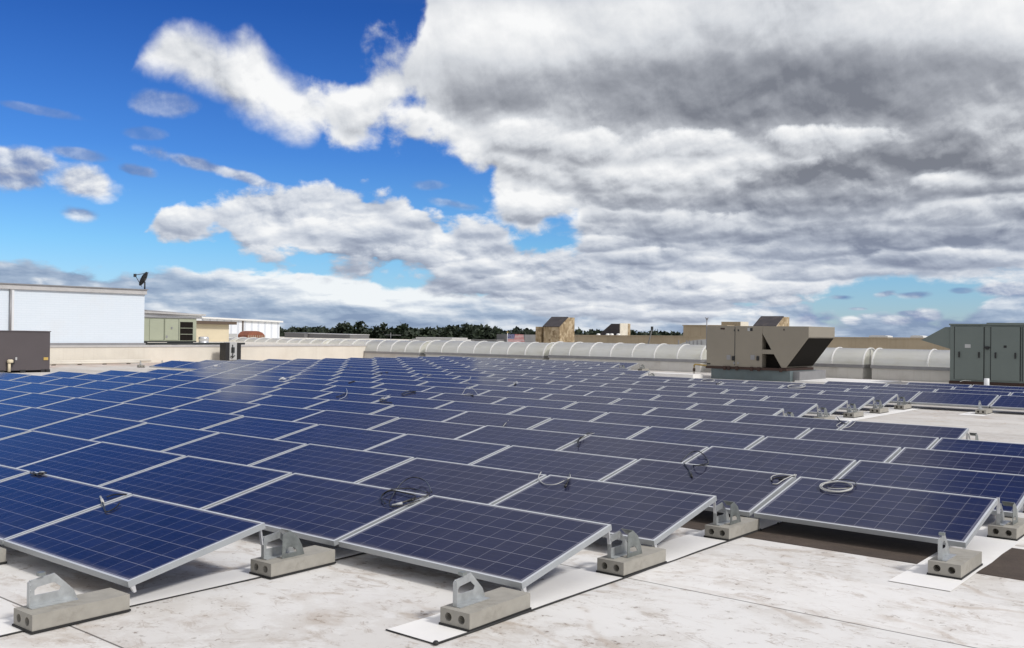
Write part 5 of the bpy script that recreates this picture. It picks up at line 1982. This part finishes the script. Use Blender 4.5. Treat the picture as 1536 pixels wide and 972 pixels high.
def taupe_unit():
    b = on_x(75, 530, UX)
    a = on_x(-60, 530, UX)
    zt = on_x(40, 497.6, UX).z
    root = thing('equipment_cabinet', (UX, b.y, 0), 'taupe metal equipment cabinet at the left edge, behind the panels', 'equipment cabinet')
    pt = Part(root)
    mb = MB()
    mb.box((UX - 2.2, a.y, 0.08), (UX, b.y, zt))
    pt.add(mb, 'cabinet', M['brown_unit'], 0.012)
    mb = MB()
    mb.box((UX - 2.22, a.y, zt + 0.001), (UX + 0.02, b.y + 0.02, zt + 0.03))
    pt.add(mb, 'lid', M['brown_unit'])
    mb = MB()
    for px in (2, 34, 65, 71):
        q = on_x(px, 556, UX)
        mb.box((UX - 2.0, q.y - 0.09, 0.0), (UX + 0.02, q.y + 0.09, 0.10))
    pt.add(mb, 'foot', M['black'])
    q = on_x(12, 546, UX)
    mb = MB()
    mb.tube([(UX + 0.10, q.y, 0.05), (UX + 0.10, q.y, q.z + 0.05)], 0.05, 8)
    mb.lathe((UX + 0.10, q.y + 0.03, q.z + 0.04), [(0.09, 0), (0.10, 0.03), (0.10, 0.09), (0.06, 0.12)], 12)
    pt.add(mb, 'gauge', M['cream'], 0)
    mb = MB()
    q = on_x(17, 543, UX)
    mb.box((UX + 0.012, q.y - 0.06, q.z - 0.08), (UX + 0.12, q.y + 0.06, q.z + 0.08))
    pt.add(mb, 'valve', M['black'], 0.01)
    for px, py, w, h, mt in ((68.5, 538, 0.16, 0.10, 'yellow'), (24, 538, 0.06, 0.10, 'plug')):
        q = on_x(px, py, UX)
        mb = MB()
        mb.box((UX + 0.012, q.y - w / 2, q.z - h / 2), (UX + 0.02, q.y + w / 2, q.z + h / 2))
        pt.add(mb, 'label_plate', M[mt])


taupe_unit()
# pale pipes along the foot of the low wall
for k, (px0, px1, py, t) in enumerate(((60, 226, 545.2, 'upper of two pale pipes along the foot of the low wall'), (60, 210, 548.8, 'lower of two pale pipes along the foot of the low wall'))):
    xx = RX + 0.25 + 0.9 * k
    z = 0.12 if k == 0 else 0.08
    a, b = on_x(px0, py, xx), on_x(px1, py, xx)
    root = thing('roof_pipe', (xx, a.y, 0), t, 'pipe', 'pale pipes along the low wall')
    mb = MB()
    mb.tube([(xx, a.y, z), (xx, b.y, z)], 0.055, 8)
    Part(root).add(mb, 'pipe_run', M['parapet'])
    mb = MB()
    for j in range(4):
        yy = a.y + (b.y - a.y) * (j + 0.5) / 4
        mb.box((xx - 0.08, yy - 0.06, 0.0), (xx + 0.08, yy + 0.06, z - 0.04))
    Part(root).add(mb, 'support', M['brown_trim'])

# ------------------------------------------------------------------ trees beyond the roof


def crown(mb, c, rx, rz, n, rg, size):
    """leaf-sized sprays through the volume of an uneven crown"""
    lobes = [(Vector((rg.uniform(-0.5, 0.5) * rx, rg.uniform(-0.5, 0.5) * rx, rg.uniform(-0.35, 0.55) * rz)), rg.uniform(0.38, 0.62)) for _ in range(7)]
    for k in range(n):
        lc, lr = rg.choice(lobes)
        d = Vector((rg.gauss(0, 1), rg.gauss(0, 1), rg.gauss(0, 1))).normalized() * (rg.random() ** 0.45) * lr
        p = c + lc + Vector((d.x * rx, d.y * rx, d.z * rz))
        u = Vector((rg.gauss(0, 1), rg.gauss(0, 1), rg.gauss(0, 1))).normalized()
        v = u.cross(Vector((rg.gauss(0, 1), rg.gauss(0, 1), rg.gauss(0, 1)))).normalized()
        s = size * rg.uniform(0.6, 1.4)
        mb.bm.faces.new([mb.bm.verts.new(p + u * s * a + v * s * b * 0.7) for a, b in ((-1, -0.4), (0.1, -1), (1, 0.3), (-0.2, 1))])


rg = random.Random(21)
mb, tk = MB(), MB()
for k in range(330):
    px = rg.uniform(380, 1040)
    dist = rg.uniform(250, 330)
    d = ray(px, 500)
    d.z = 0
    d.normalize()
    p = Vector((CAM.x, CAM.y, 0)) + d * dist
    htop = 1.65 + (1.2 if 660 < px < 740 else 0.3 if px < 1000 else -0.1) + rg.uniform(-0.6, 0.25) + 0.004 * (dist - 250)
    H = htop + 7.0
    r = rg.uniform(2.6, 4.4)
    crown(mb, Vector((p.x, p.y, -7 + H * 0.60)), r, H * 0.44, 190, rg, 0.72)
    tk.tube([(p.x, p.y, -7.0), (p.x, p.y, -7 + H * 0.5), (p.x + 0.2, p.y, -7 + H * 0.75)], [0.24, 0.16, 0.06], 5)
w = mb.build('woodland', M['leaf'])
tag(w, kind='stuff')
t = tk.build('woodland_trunks', M['bark'], w)
t['kind'] = 'stuff'
for px, top, r, t in ((513, 482.5, 3.6, 'broad tree standing above the wood, left of its tall neighbour'), (540, 480.6, 3.4, 'tallest tree above the wood, behind the long low penthouse'), (570, 485.0, 3.0, 'rounded tree above the wood near the crossbar aerial'), (606, 485.6, 2.8, 'narrow pointed tree above the wood at the gap in the treeline'),
                      (675, 487.2, 3.6, 'broad dark tree rising right of the treeline gap'), (700, 486.4, 4.6, 'widest tree crown right of the treeline gap'), (728, 489.3, 3.0, 'small tree above the wood, left of the flag')):
    d = ray(px, 490)
    dist = 246 + (px % 17) * 0.4
    d.z = 0
    d.normalize()
    p = Vector((CAM.x, CAM.y, 0)) + d * dist
    zt = CAM.z + ray(px, top).z / math.hypot(ray(px, top).x, ray(px, top).y) * dist
    root = thing('tree', (p.x, p.y, -7.0), t, 'tree', 'taller trees standing out of the wood')
    H = zt + 7.0
    mb = MB()
    crown(mb, Vector((p.x, p.y, -7 + H * 0.64)), r, H * 0.37, 420, rg, 0.5)
    crown(mb, Vector((p.x, p.y, -7 + H * 0.86)), r * 0.55, H * 0.15, 120, rg, 0.45)
    pt = Part(root)
    pt.add(mb, 'crown', M['leaf'])
    mb = MB()
    mb.tube([(p.x, p.y, -7.0), (p.x + 0.1, p.y, -7 + H * 0.45), (p.x - 0.1, p.y, -7 + H * 0.85)], [0.32, 0.2, 0.05], 6)
    for k in range(4):
        a = rg.uniform(0, 2 * PI)
        z = -7 + H * (0.45 + 0.08 * k)
        mb.tube([(p.x, p.y, z), (p.x + math.cos(a) * r * 0.5, p.y + math.sin(a) * r * 0.5, z + 1.4)], [0.11, 0.03], 5)
    pt.add(mb, 'trunk', M['bark'])
